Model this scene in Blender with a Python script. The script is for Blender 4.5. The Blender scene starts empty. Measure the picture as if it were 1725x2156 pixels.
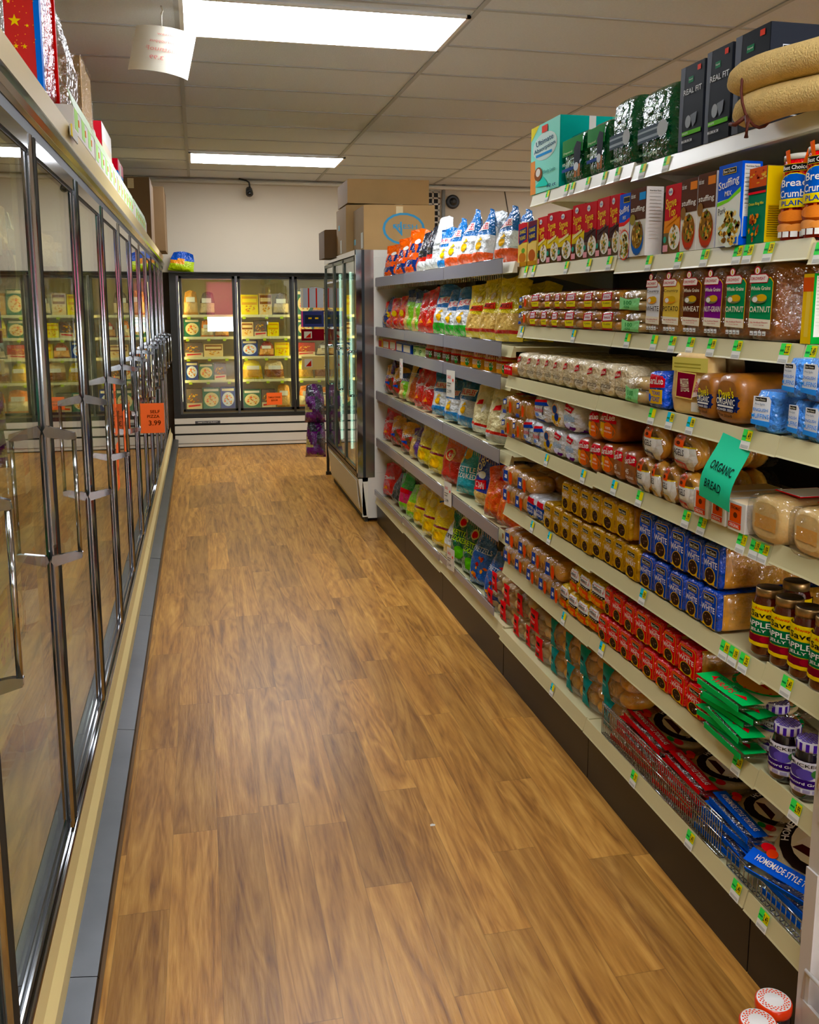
import bpy, bmesh, math, random
from mathutils import Vector, Matrix, noise
from mathutils.geometry import tessellate_polygon
random.seed(7)
S = bpy.context.scene
COL = S.collection
PI = math.pi
# ------------------------------------------------------------------ camera
F, CX, CY, VX, VY, EYE = 1950.0, 862.5, 960.0, 418.0, 643.0, 1.55
pitch = math.atan((CY - VY) / F)
yaw = math.atan((CX - VX) / math.hypot(F, CY - VY))
cam = bpy.data.cameras.new('camera'); co = bpy.data.objects.new('camera', cam); COL.objects.link(co)
cam.sensor_fit = 'VERTICAL'; cam.sensor_height = 36.0; cam.lens = F * 36.0 / 2156
cam.shift_y = -(1078 - CY) / 2156
cam.clip_start = 0.02
co.location = (0, 0, EYE); co.rotation_euler = (PI / 2 - pitch, 0, -yaw)
S.camera = co
# ------------------------------------------------------------------ view, sampling, world
S.view_settings.view_transform = 'Standard'; S.view_settings.look = 'None'
S.view_settings.gamma = 1.0; S.view_settings.exposure = 1.03; S.view_settings.use_curve_mapping = False
cy = S.cycles
cy.max_bounces = 7; cy.diffuse_bounces = 4; cy.glossy_bounces = 4; cy.transmission_bounces = 4
cy.transparent_max_bounces = 14; cy.caustics_reflective = False; cy.caustics_refractive = False
cy.sample_clamp_indirect = 4.0; cy.use_denoising = True; cy.use_adaptive_sampling = True
cy.adaptive_threshold = 0.02
try: cy.denoiser = 'OPENIMAGEDENOISE'
except Exception: pass
W = bpy.data.worlds.new('world'); S.world = W; W.use_nodes = True
bg = W.node_tree.nodes['Background']; bg.inputs[0].default_value = (0.85, 0.93, 1.0, 1); bg.inputs[1].default_value = 11.0
PANEL = 13.0      # strength of the ceiling light panels
PI2 = PI / 2

# ------------------------------------------------------------------ camera maths used to read positions off the photograph
cw, sw, cp, sp = math.cos(yaw), math.sin(yaw), math.cos(pitch), math.sin(pitch)
FW = Vector((sw * cp, cw * cp, -sp)); RT = Vector((cw, -sw, 0)); UP = RT.cross(FW); C0 = Vector((0, 0, EYE))
def ray(x, y): return FW * F + RT * (x - CX) + UP * (CY - y)
def onX(x, y, X): d = ray(x, y); return C0 + d * (X / d.x)
def onY(x, y, Y): d = ray(x, y); return C0 + d * (Y / d.y)
def proj(P): v = Vector(P) - C0; z = v.dot(FW); return CX + F * v.dot(RT) / z, CY - F * v.dot(UP) / z
def yat(px, X, z):
    lo, hi = 0.6, 30.0
    for _ in range(40):
        m = (lo + hi) / 2
        x = proj((X, m, z))[0]
        if (x > px) == (X > 0): lo = m
        else: hi = m
    return (lo + hi) / 2

# ------------------------------------------------------------------ materials
def lin(h):
    if not isinstance(h, str): return tuple(h)[:3] + (1,)
    h = h.lstrip('#'); c = [int(h[i:i + 2], 16) / 255 for i in (0, 2, 4)]
    return tuple((v / 12.92 if v <= 0.04045 else ((v + 0.055) / 1.055) ** 2.4) for v in c) + (1,)
MATS = {}
def base(name):
    m = bpy.data.materials.new(name); m.use_nodes = True
    return m, m.node_tree, m.node_tree.nodes['Principled BSDF']
def mat(h, rough=0.45, metal=0.0, coat=0.0, bump=0.0, bscale=40.0, var=0.0, vscale=12.0, name=None, spec=0.5, coatn=False, gain=1.0):
    key = (gain, h, rough, metal, coat, bump, bscale, var, vscale, spec, coatn)
    if key in MATS: return MATS[key]
    m, t, b = base(name or 'finish_' + str(h).strip('#'))
    gain = max(1.0, min(gain, .84 / max(max(lin(h)[:3]), 1e-4)))
    b.inputs['Base Color'].default_value = lin(h); b.inputs['Roughness'].default_value = rough
    b.inputs['Metallic'].default_value = metal; b.inputs['Coat Weight'].default_value = coat
    b.inputs['Coat Roughness'].default_value = 0.08; b.inputs['Specular IOR Level'].default_value = spec
    N = t.nodes; L = t.links
    tc = N.new('ShaderNodeTexCoord')
    nz = N.new('ShaderNodeTexNoise'); nz.inputs['Scale'].default_value = vscale; nz.inputs['Detail'].default_value = 4
    L.new(tc.outputs['Object'], nz.inputs['Vector'])
    mx = N.new('ShaderNodeHueSaturation'); mx.inputs['Color'].default_value = lin(h); mx.inputs['Saturation'].default_value = 1.15 if metal == 0 else 1
    mr = N.new('ShaderNodeMapRange'); mr.inputs[3].default_value = (1 - var) * gain; mr.inputs[4].default_value = (1 + var) * gain
    mr.inputs[1].default_value = 0.3; mr.inputs[2].default_value = 0.7
    L.new(nz.outputs[0], mr.inputs[0]); L.new(mr.outputs[0], mx.inputs['Value']); L.new(mx.outputs[0], b.inputs['Base Color'])
    if bump:
        n2 = N.new('ShaderNodeTexNoise'); n2.inputs['Scale'].default_value = bscale; n2.inputs['Detail'].default_value = 3
        L.new(tc.outputs['Object'], n2.inputs['Vector'])
        bp = N.new('ShaderNodeBump'); bp.inputs['Strength'].default_value = bump; bp.inputs['Distance'].default_value = 0.02 if coat > .6 else 0.01
        L.new(n2.outputs[0], bp.inputs['Height'])
        L.new(bp.outputs[0], b.inputs['Coat Normal'])
        if not coatn: L.new(bp.outputs[0], b.inputs['Normal'])
    MATS[key] = m
    return m
def ink(h): return mat(h, 0.5, spec=0.04, gain=1.4)                       # printed paper and board
def foil(h): return mat(h, 0.26, coat=0.65, bump=1.0, bscale=30.0, var=0.06, vscale=9, spec=0.3, gain=1.35)   # crinkled plastic
def glossy(h): return mat(h, 0.3, coat=0.25, gain=1.2)
def emit(h, s, name):
    m, t, b = base(name); b.inputs['Base Color'].default_value = (0, 0, 0, 1)
    b.inputs['Emission Color'].default_value = lin(h); b.inputs['Emission Strength'].default_value = s
    return m
def film(name, h='#ffffff', k0=0.06, k1=0.5, bump=0.6, bscale=22, rough=0.12):
    m = bpy.data.materials.new(name); m.use_nodes = True; t = m.node_tree; N = t.nodes; L = t.links; N.clear()
    out = N.new('ShaderNodeOutputMaterial'); mix = N.new('ShaderNodeMixShader'); tr = N.new('ShaderNodeBsdfTransparent')
    gl = N.new('ShaderNodeBsdfGlossy'); gl.inputs['Roughness'].default_value = rough
    tr.inputs[0].default_value = lin(h); lw = N.new('ShaderNodeLayerWeight'); lw.inputs[0].default_value = 0.5
    mr = N.new('ShaderNodeMapRange'); mr.inputs[3].default_value = k0; mr.inputs[4].default_value = k1
    pw = N.new('ShaderNodeMath'); pw.operation = 'POWER'; pw.inputs[1].default_value = 3.0
    L.new(lw.outputs['Facing'], pw.inputs[0]); L.new(pw.outputs[0], mr.inputs[0]); L.new(mr.outputs[0], mix.inputs[0])
    if bump:
        tc = N.new('ShaderNodeTexCoord'); nz = N.new('ShaderNodeTexNoise'); nz.inputs['Scale'].default_value = bscale
        nz.inputs['Detail'].default_value = 2; L.new(tc.outputs['Object'], nz.inputs['Vector'])
        bp = N.new('ShaderNodeBump'); bp.inputs['Strength'].default_value = bump; bp.inputs['Distance'].default_value = 0.02
        L.new(nz.outputs[0], bp.inputs['Height']); L.new(bp.outputs[0], gl.inputs['Normal'])
    L.new(tr.outputs[0], mix.inputs[1]); L.new(gl.outputs[0], mix.inputs[2]); L.new(mix.outputs[0], out.inputs[0])
    return m
def glass(name, h, f0, f1, p=4.0):
    m = film(name, h, f0, f1, 0); t = m.node_tree
    for n in t.nodes:
        if n.type == 'MATH': n.inputs[1].default_value = p
        if n.type == 'BSDF_GLOSSY': n.inputs['Roughness'].default_value = 0.0
    return m
FILM = film('clear_plastic_film'); BAGFILM = film('stiff_plastic_film', k0=0.13, k1=0.6, bump=1.0, bscale=34, rough=0.05)
GLASSL = glass('door_glass', '#f4fbf2', 0.05, 1.0, 3.4)
GLASSB = glass('back_door_glass', '#f8fbf2', 0.09, 0.9)
CHROME = mat('#a9abae', 0.1, 1.0, name='chrome'); STEEL = mat('#555657', 0.36, 1.0, bump=0.08, bscale=8, var=0.12, vscale=5, name='steel')
DARKM = mat('#33332f', 0.35, 0.6, name='dark_anodised'); RUB = mat('#11181b', 0.5, name='gasket_rubber')
WHITEP = mat('#cfccc0', 0.4, name='white_paint'); CREAM = mat('#e2dcc6', 0.38, name='shelf_cream_paint')
CREAM2 = mat('#d0c79f', 0.4, name='shelf_lip_paint')
BREAD = mat('#c99250', 0.5, coat=0.5, bump=0.35, bscale=30, var=0.28, vscale=26, name='bread_crust', gain=1.25, coatn=True)
BREADP = mat('#ecca92', 0.55, coat=0.5, bump=0.3, bscale=30, var=0.18, vscale=20, name='pale_bread', gain=1.25, coatn=True)
BREADD = mat('#8a5230', 0.5, coat=0.55, bump=0.5, bscale=34, var=0.3, vscale=30, name='dark_bread', gain=1.25, coatn=True)
BUN = mat('#cf9a58', 0.4, coat=0.55, bump=0.25, bscale=30, var=0.25, vscale=18, name='bun_crust', gain=1.25, coatn=True)
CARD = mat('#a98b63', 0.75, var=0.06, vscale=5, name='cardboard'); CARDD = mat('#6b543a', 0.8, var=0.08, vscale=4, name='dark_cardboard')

# ------------------------------------------------------------------ mesh builder
class MB:
    def __init__(s): s.v = []; s.f = []; s.m = []; s.mats = []; s.sm = []
    def mi(s, m):
        if m not in s.mats: s.mats.append(m)
        return s.mats.index(m)
    def add(s, vs, fs, m, smooth=False):
        o = len(s.v); s.v += [tuple(p) for p in vs]; k = s.mi(m) if not isinstance(m, list) else None
        for i, f in enumerate(fs):
            s.f.append([o + j for j in f]); s.m.append(k if k is not None else s.mi(m[i])); s.sm.append(smooth)
    def box(s, x0, x1, y0, y1, z0, z1, m):
        x0, x1 = sorted((x0, x1)); y0, y1 = sorted((y0, y1)); z0, z1 = sorted((z0, z1))
        v = [(x, y, z) for z in (z0, z1) for y in (y0, y1) for x in (x0, x1)]
        s.add(v, [(0, 2, 3, 1), (4, 5, 7, 6), (0, 1, 5, 4), (2, 6, 7, 3), (0, 4, 6, 2), (1, 3, 7, 5)], m)
    def prism(s, prof, a, b, m, axis='y'):     # profile in xz swept along y (or in xy swept along z)
        n = len(prof)
        if axis == 'y': v = [(p[0], a, p[1]) for p in prof] + [(p[0], b, p[1]) for p in prof]
        elif axis == 'z': v = [(p[0], p[1], a) for p in prof] + [(p[0], p[1], b) for p in prof]
        else: v = [(a, p[0], p[1]) for p in prof] + [(b, p[0], p[1]) for p in prof]
        f = [(i, (i + 1) % n, n + (i + 1) % n, n + i) for i in range(n)] + [tuple(range(n))[::-1], tuple(range(n, 2 * n))]
        s.add(v, f, m)
    def tube(s, pts, r, m, n=8, smooth=True):
        pts = [Vector(p) for p in pts]; rings = []
        for i, p in enumerate(pts):
            d = (pts[min(i + 1, len(pts) - 1)] - pts[max(i - 1, 0)]).normalized()
            u = d.cross(Vector((0.13, 0.31, 0.94)))
            if u.length < 1e-3: u = d.cross(Vector((1, 0, 0)))
            u.normalize(); w = d.cross(u); rr = r[i] if isinstance(r, (list, tuple)) else r
            rings.append([p + u * rr * math.cos(2 * PI * k / n) + w * rr * math.sin(2 * PI * k / n) for k in range(n)])
        s.loft(rings, m, smooth)
    def loft(s, rings, m, smooth=True, cap=True):
        n = len(rings[0]); v = [p for r in rings for p in r]; f = []
        for i in range(len(rings) - 1):
            for k in range(n): f.append((i * n + k, i * n + (k + 1) % n, (i + 1) * n + (k + 1) % n, (i + 1) * n + k))
        s.add(v, f, m, smooth)
        if cap:
            s.add(rings[0], [tuple(range(n))[::-1]], m); s.add(rings[-1], [tuple(range(n))], m)
    def lathe(s, prof, m, n=20, c=(0, 0, 0), cap=True):   # prof (r,z), m one material or one per segment
        for i in range(len(prof) - 1):
            r = [[(c[0] + p[0] * math.cos(2 * PI * k / n), c[1] + p[0] * math.sin(2 * PI * k / n), c[2] + p[1]) for k in range(n)] for p in prof[i:i + 2]]
            s.loft(r, m[i] if isinstance(m, list) else m, True, False)
        if cap:
            for p, mm in ((prof[0], m[0] if isinstance(m, list) else m), (prof[-1], m[-1] if isinstance(m, list) else m)):
                if p[0] > 1e-4: s.add([(c[0] + p[0] * math.cos(2 * PI * k / n), c[1] + p[0] * math.sin(2 * PI * k / n), c[2] + p[1]) for k in range(n)], [tuple(range(n))], mm)
    def ell(s, c, r, m, n=12, k=8, p=1.0):
        rings = []
        for i in range(1, k):
            a = -PI2 + PI * i / k; ca, sa = math.cos(a), math.sin(a)
            sg = lambda q: math.copysign(abs(q) ** p, q)
            rings.append([(c[0] + r[0] * ca ** p * sg(math.cos(2 * PI * j / n)), c[1] + r[1] * ca ** p * sg(math.sin(2 * PI * j / n)), c[2] + r[2] * sg(sa)) for j in range(n)])
        s.loft(rings, m, True, True)
    def build(s, name, parent=None, loc=(0, 0, 0), rot=(0, 0, 0), smooth=None):
        me = bpy.data.meshes.new(name); me.from_pydata(s.v, [], s.f)
        for m in s.mats: me.materials.append(m)
        me.polygons.foreach_set('material_index', s.m); me.polygons.foreach_set('use_smooth', s.sm)
        me.validate(); me.update()
        bm = bmesh.new(); bm.from_mesh(me); bmesh.ops.remove_doubles(bm, verts=bm.verts, dist=1e-5)
        bmesh.ops.recalc_face_normals(bm, faces=bm.faces); bm.to_mesh(me); bm.free()
        o = bpy.data.objects.new(name, me); COL.objects.link(o); o.location = loc; o.rotation_euler = rot
        if parent is not None: o.parent = parent
        return o
def tag(o, label=None, cat=None, group=None, kind=None):
    if label: o['label'] = label
    if cat: o['category'] = cat
    if group: o['group'] = group
    if kind: o['kind'] = kind
    return o
def thing(name, label=None, cat=None, loc=(0, 0, 0), group=None, rot=(0, 0, 0)):
    o = bpy.data.objects.new(name, None); COL.objects.link(o); o.location = loc; o.rotation_euler = rot
    o.empty_display_size = 0.05
    return tag(o, label, cat, group)
def struct(o): o['kind'] = 'structure'; return o
KIDS = {}
def dup(o, parent=None):
    c = o.copy(); COL.objects.link(c); c.parent = parent
    if o not in KIDS: KIDS[o] = list(o.children)
    for ch in KIDS[o]: dup(ch, c)
    return c

# ------------------------------------------------------------------ lettering and printed artwork as thin geometry
TX = {}
def textmesh(txt):
    if txt in TX: return TX[txt]
    cu = bpy.data.curves.new('lettering', 'FONT'); cu.body = txt; cu.resolution_u = 2; cu.offset = 0.012
    o = bpy.data.objects.new('lettering', cu); COL.objects.link(o)
    dg = bpy.context.evaluated_depsgraph_get(); me = bpy.data.meshes.new_from_object(o.evaluated_get(dg))
    v = [(p.co.x, p.co.y) for p in me.vertices]; f = [tuple(p.vertices) for p in me.polygons]
    x0 = min(p[0] for p in v); x1 = max(p[0] for p in v); y0 = min(p[1] for p in v); y1 = max(p[1] for p in v)
    v = [((p[0] - x0) / (x1 - x0), (p[1] - y0) / (y1 - y0)) for p in v]
    bpy.data.objects.remove(o); bpy.data.curves.remove(cu); bpy.data.meshes.remove(me)
    TX[txt] = (v, f); return TX[txt]
def art(mb, items, fn, Wd, H, sub=None, lay=0.0006):
    """items in fractions of the panel; fn(u,v,off) gives the surface point for metres u (from centre), v (up)"""
    z = lay
    for it in items:
        k = it[0]; z += lay * 0.5
        if k == 'r': pts = [(it[1], it[2]), (it[3], it[2]), (it[3], it[4]), (it[1], it[4])]; c = it[5]
        elif k == 'e':
            n = 18; pts = [(it[1] + it[3] * math.cos(2 * PI * i / n), it[2] + it[4] * math.sin(2 * PI * i / n)) for i in range(n)]; c = it[5]
        elif k == 'p': pts = it[1]; c = it[2]
        elif k == 's':
            n = 10; pts = []
            for i in range(n):
                r = it[3] * (1 if i % 2 == 0 else 0.4); a = PI2 + 2 * PI * i / n
                pts.append((it[1] + r * math.cos(a), it[2] + r * math.sin(a) * Wd / H))
            c = it[4]
        elif k == 'b':      # scattered blobs: food, crumbs
            rnd = random.Random(int(it[1] * 977 + it[2] * 331 + it[5]))
            for q in range(int(it[5])):
                a = rnd.uniform(0, 2 * PI); rr = math.sqrt(rnd.random()); cx = it[1] + it[3] * rr * math.cos(a) * 0.9; cyy = it[2] + it[4] * rr * math.sin(a) * 0.9
                w = it[3] * rnd.uniform(0.1, 0.22); h = it[4] * rnd.uniform(0.1, 0.2)
                emitp(mb, [(cx - w, cyy), (cx - w * .3, cyy - h), (cx + w * .8, cyy - h * .6), (cx + w, cyy + h * .4), (cx, cyy + h)], it[6][q % len(it[6])], fn, Wd, H, None, z + lay * (0.3 + 0.3 * (q % 3)))
            continue
        if k == 't':
            v, f = textmesh(it[1]); cx, cyy, w, h = it[2:6]; rot = it[7] if len(it) > 7 else 0
            co_, si = math.cos(rot), math.sin(rot); P = []
            for (a, b) in v:
                a = (a - .5) * w * Wd; b = (b - .5) * h * H
                P.append(fn((cx - .5) * Wd + a * co_ - b * si, cyy * H + a * si + b * co_, z + lay))
            mb.add(P, f, ink(it[6])); continue
        emitp(mb, pts, c, fn, Wd, H, sub, z)
def emitp(mb, pts, c, fn, Wd, H, sub, z):
    m = c if not isinstance(c, str) else ink(c)
    P = [((p[0] - .5) * Wd, p[1] * H) for p in pts]
    tri = tessellate_polygon([[Vector((a, b, 0)) for a, b in P]])
    if not sub: mb.add([fn(a, b, z) for a, b in P], [tuple(t) for t in tri], m); return
    T = [tuple(P[i] for i in t) for t in tri]
    for _ in range(7):
        N = []; ch = False
        for t in T:
            e = [math.dist(t[0], t[1]), math.dist(t[1], t[2]), math.dist(t[2], t[0])]; i = e.index(max(e))
            if e[i] > sub:
                a, b, cc = t[i], t[(i + 1) % 3], t[(i + 2) % 3]; mdd = ((a[0] + b[0]) / 2, (a[1] + b[1]) / 2)
                N += [(a, mdd, cc), (mdd, b, cc)]; ch = True
            else: N.append(t)
        T = N
        if not ch: break
    for t in T: mb.add([fn(a, b, z) for a, b in t], [(0, 1, 2)], m)
def front(u, v, o): return (-o, -u, v)
def side(d, w): return lambda u, v, o: (d / 2 + u, -w / 2 - o, v)
def topf(d, h): return lambda u, v, o: (v, -u, h + o)

# ================================================================== THE ROOM
ZC, YB, XL, XR, YF = 2.888, 10.43, -1.42, 6.0, -7.0
def math_node(N, L, op, a, b=None):
    n = N.new('ShaderNodeMath'); n.operation = op
    for i, q in enumerate((a, b)):
        if q is None: continue
        if isinstance(q, (int, float)): n.inputs[i].default_value = q
        else: L.new(q, n.inputs[i])
    return n.outputs[0]
def floor_mat():
    m, t, b = base('vinyl_oak_plank'); N, L = t.nodes, t.links
    tc = N.new('ShaderNodeTexCoord'); sx = N.new('ShaderNodeSeparateXYZ'); L.new(tc.outputs['Object'], sx.inputs[0])
    M = lambda op, a, b=None: math_node(N, L, op, a, b)
    PW, PL = 0.128, 0.92
    xs = M('DIVIDE', sx.outputs[0], PW); row = M('FLOOR', xs); fx = M('FRACT', xs)
    wn = N.new('ShaderNodeTexWhiteNoise'); wn.noise_dimensions = '1D'; L.new(row, wn.inputs['W'])
    ys = M('ADD', M('DIVIDE', sx.outputs[1], PL), M('MULTIPLY', wn.outputs[0], 7.0)); cell = M('FLOOR', ys); fy = M('FRACT', ys)
    cv = N.new('ShaderNodeCombineXYZ'); L.new(row, cv.inputs[0]); L.new(cell, cv.inputs[1])
    w2 = N.new('ShaderNodeTexWhiteNoise'); w2.noise_dimensions = '2D'; L.new(cv.outputs[0], w2.inputs['Vector'])
    # grain: stretched noise shifted for each plank
    gv = N.new('ShaderNodeCombineXYZ')
    L.new(M('ADD', sx.outputs[0], M('MULTIPLY', w2.outputs[0], 9.0)), gv.inputs[0])
    L.new(M('ADD', M('MULTIPLY', sx.outputs[1], 0.085), M('MULTIPLY', w2.outputs[0], 23.0)), gv.inputs[1])
    def nz(scale, det, dist=0.0):
        n = N.new('ShaderNodeTexNoise'); n.inputs['Scale'].default_value = scale; n.inputs['Detail'].default_value = det
        n.inputs['Distortion'].default_value = dist; L.new(gv.outputs[0], n.inputs['Vector']); return n.outputs[0]
    fine = nz(150, 3); mid = nz(26, 4, 0.6); big = nz(8, 3, 1.0)
    ring = M('FRACT', M('MULTIPLY', big, 9.0)); ring = M('ABSOLUTE', M('SUBTRACT', ring, 0.5))
    g = M('ADD', M('MULTIPLY', fine, 0.22), M('ADD', M('MULTIPLY', mid, 0.62), M('ADD', M('MULTIPLY', ring, 0.30), 0.16)))
    cr = N.new('ShaderNodeValToRGB'); L.new(M('SUBTRACT', g, 0.12), cr.inputs[0])
    e = cr.color_ramp.elements; e[0].position = 0.26; e[0].color = lin('#5a3512'); e[1].position = 0.9; e[1].color = lin('#dfac5c')
    for p, c in ((0.40, '#8f5e22'), (0.52, '#ab7630'), (0.68, '#c48f42')):
        q = e.new(p); q.color = lin(c)
    hs = N.new('ShaderNodeHueSaturation'); L.new(cr.outputs[0], hs.inputs['Color'])
    L.new(M('ADD', M('MULTIPLY', w2.outputs[0], 0.42), 0.80), hs.inputs['Value'])
    ex = M('MINIMUM', fx, M('SUBTRACT', 1.0, fx)); ey = M('MINIMUM', fy, M('SUBTRACT', 1.0, fy))
    s1 = M('LESS_THAN', ex, 0.009); s2 = M('LESS_THAN', ey, 0.0016); sm = M('MAXIMUM', s1, s2)
    mx = N.new('ShaderNodeMix'); mx.data_type = 'RGBA'; L.new(M('MULTIPLY', sm, 0.28), mx.inputs[0]); L.new(hs.outputs[0], mx.inputs[6]); mx.inputs[7].default_value = lin('#3a2410')
    L.new(mx.outputs[2], b.inputs['Base Color'])
    b.inputs['Roughness'].default_value = 0.34; b.inputs['Specular IOR Level'].default_value = 0.27
    bp = N.new('ShaderNodeBump'); bp.inputs['Strength'].default_value = 0.12; bp.inputs['Distance'].default_value = 0.004
    L.new(fine, bp.inputs['Height']); L.new(bp.outputs[0], b.inputs['Normal'])
    return m
WALLM = mat('#c3b8a4', 0.8, bump=0.05, bscale=60, name='wall_paint', var=0.02, vscale=2)
CEILM = mat('#cdd2d8', 0.9, bump=0.25, bscale=170, var=0.04, vscale=90, name='ceiling_tile')
def sbox(name, *a, m=None, parent=None):
    q = MB(); q.box(*a, m); return struct(q.build(name, parent))
sbox('floor', XL - .1, XR + .1, YF - .1, 11.6, -0.05, 0, m=floor_mat())
sbox('ceiling', XL - .1, XR + .1, YF - .1, 11.6, ZC, ZC + .05, m=CEILM)
sbox('wall_left', XL - .1, XL, YF, 11.6, 0, ZC, m=WALLM)
sbox('wall_right', XR, XR + .1, YF, 11.6, 0, ZC, m=WALLM)
# back wall: above and beside the freezer line
q = MB(); q.box(XL, XR, YB, YB + .1, 1.90, ZC, WALLM); q.box(2.9, XR, YB, YB + .1, 0, 1.90, WALLM); struct(q.build('wall_back'))
sbox('wall_rear', XL, XR, 11.5, 11.6, 0, ZC, m=WALLM)
# front wall behind the camera: small shop window, wide opening added for light
q = MB(); q.box(XL, XR, YF - .1, YF, 0, 0.55, WALLM); q.box(XL, XR, YF - .1, YF, 2.25, ZC, WALLM)
q.box(XL, .2, YF - .1, YF, .55, 2.25, WALLM); q.box(5.6, XR, YF - .1, YF, .55, 2.25, WALLM); q.box(1.1, 2.7, YF - .1, YF, .55, 2.25, WALLM); q.box(.2, 1.1, YF - .1, YF, .55, .80, WALLM); struct(q.build('wall_front'))
q = MB()
for x in (.2, 1.06, 2.7, 4.1, 5.56): q.box(x, x + .04, YF - .08, YF - .03, .55, 2.25, DARKM)
for z in (.55, 2.21): q.box(.2, 5.6, YF - .08, YF - .03, z, z + .04, DARKM)
struct(q.build('window_1'))  # frames of the small window and of the unseen wide one added for light
def backlit(h):
    m, t, b = base('poster_paper'); N, L = t.nodes, t.links; tr = N.new('ShaderNodeBsdfTranslucent'); tr.inputs[0].default_value = lin(h)
    mx = N.new('ShaderNodeMixShader'); mx.inputs[0].default_value = .35; b.inputs['Base Color'].default_value = lin(h); b.inputs['Roughness'].default_value = .7
    L.new(b.outputs[0], mx.inputs[1]); L.new(tr.outputs[0], mx.inputs[2]); L.new(mx.outputs[0], N['Material Output'].inputs[0]); return m
for x0, x1, z0, z1, c in ((.22, 1.08, 1.22, 2.24, '#e58fae'), (2.72, 3.3, 1.0, 2.1, '#cfe79a'), (4.2, 5.0, 1.2, 2.1, '#e58fae')):
    q = MB(); q.box(x0, x1, YF - .02, YF - .018, z0, z1, backlit(c)); o = q.build('window_poster')
    tag(o, 'pale green poster hung in the wide window added for light' if c == '#cfe79a' else 'pink poster hung in the small shop window behind the camera' if x0 < 1 else 'pink poster hung in the wide window added for light far to the right', 'poster', 'posters in the shop window')
# ceiling grid: T bars as one trim piece
GX = [-1.36, -0.05, 1.30, 2.61, 3.92, 5.23]
GY = [YB - .61 * k for k in range(1, 29)]
GY = [y - 0.0 for y in GY]
T = MB(); TB = mat('#a4a6a8', 0.6)
for x in GX: T.box(x - .013, x + .013, YF, YB, ZC - .006, ZC, TB)
for y in GY: T.box(XL, XR, y - .011, y + .011, ZC - .005, ZC, TB)
struct(T.build('trim_1'))
q = MB(); q.tube([(XL, YB - .03, ZC - .035), (XR, YB - .03, ZC - .035)], .022, WHITEP, 10); struct(q.build('trim_2'))
# ceiling lights
LM = emit('#f1f6ff', PANEL, 'light_diffuser'); LF = mat('#d8d6d0', .5)
def light(x0, x1, y0, y1, lab):
    t = thing('ceiling_light', lab, 'ceiling light', ((x0 + x1) / 2, (y0 + y1) / 2, ZC), 'ceiling light panels')
    q = MB(); w, d = (x1 - x0) / 2, (y1 - y0) / 2
    q.box(-w + .02, w - .02, -d + .02, d - .02, -.013, -.009, LM); q.build('diffuser', t)
    f = MB()
    for a in ((-w, w, -d, -d + .02), (-w, w, d - .02, d), (-w, -w + .02, -d, d), (w - .02, w, -d, d)): f.box(*a, -.014, -.002, LF)
    f.build('frame', t)
y1 = YB - .61 * 9
light(-.04, 1.29, 4.42, 5.03, 'large bright ceiling light panel nearest the camera, above the hanging paper')
light(-.04, 1.36, 8.70, 9.30, 'far smaller-looking bright ceiling light panel close to the back wall')
for x in (-.04,): 
    for y in (.15, -4.1): light(x, x + 1.31, y, y + .6, 'bright ceiling light panel behind the camera')
for y in (8.70, 4.42, .15, -4.1): light(3.94, 5.24, y, y + .6, 'bright ceiling light panel over the next aisle')

# things on the back wall
t = thing('ventilation_grille', 'dark square-grid vent high on the back wall above the cartons', 'vent', (2.52, YB, 2.4))
q = MB(); q.box(-.19, .17, -.012, 0, 0, .42, mat('#1d1a18', .8)); q.build('opening', t)
q = MB()
for i in range(6): q.box(-.19 + .068 * i, -.19 + .068 * i + .018, -.03, -.012, 0, .42, mat('#b9b2a4', .5))
for i in range(7): q.box(-.19, .17, -.03, -.012, .066 * i, .066 * i + .018, mat('#b9b2a4', .5))
q.build('grid', t)
q = MB(); q.tube([(2.735, YB - .02, 1.9), (2.735, YB - .02, ZC)], .02, mat('#8d8f8c', .4), 8); tag(q.build('wall_conduit'), 'grey vertical pipe on the back wall right of the vent', 'pipe')
t = thing('dome_camera', 'small round black dome camera on the back wall', 'security camera', (2.845, YB, 2.705), rot=(PI2, 0, 0))
q = MB(); q.lathe([(.078, 0), (.078, .02), (.06, .035)], mat('#26282a', .4)); q.build('base', t)
q = MB(); q.ell((0, 0, .03), (.045, .045, .04), glossy('#0c0d0e')); q.build('dome', t)
q = MB(); q.tube([(3.46, YB - .004, 2.84), (3.52, YB - .004, 2.55), (3.58, YB - .004, 2.2)], .006, mat('#55504a', .7), 5); tag(q.build('wall_cable'), 'thin dark cable running down the back wall above the snack bags', 'cable')
t = thing('hanging_camera', 'small black camera hanging from the pipe on the back wall', 'security camera', (.57, YB - .12, 2.85))
q = MB(); q.tube([(-.1, .05, .03), (-.03, 0, .01), (0, 0, -.01), (.01, 0, -.07)], .009, DARKM, 6); q.build('bracket', t)
q = MB(); q.tube([(.0, .03, -.08), (.0, -.05, -.13)], [.035, .04], mat('#2b2d2c', .4), 10); q.build('housing', t)
q = MB(); q.lathe([(.024, 0), (.024, .02), (.012, .026)], glossy('#060708'), 12); q.build('lens', t, (0, -.05, -.13), (2.1, 0, 0))

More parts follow.
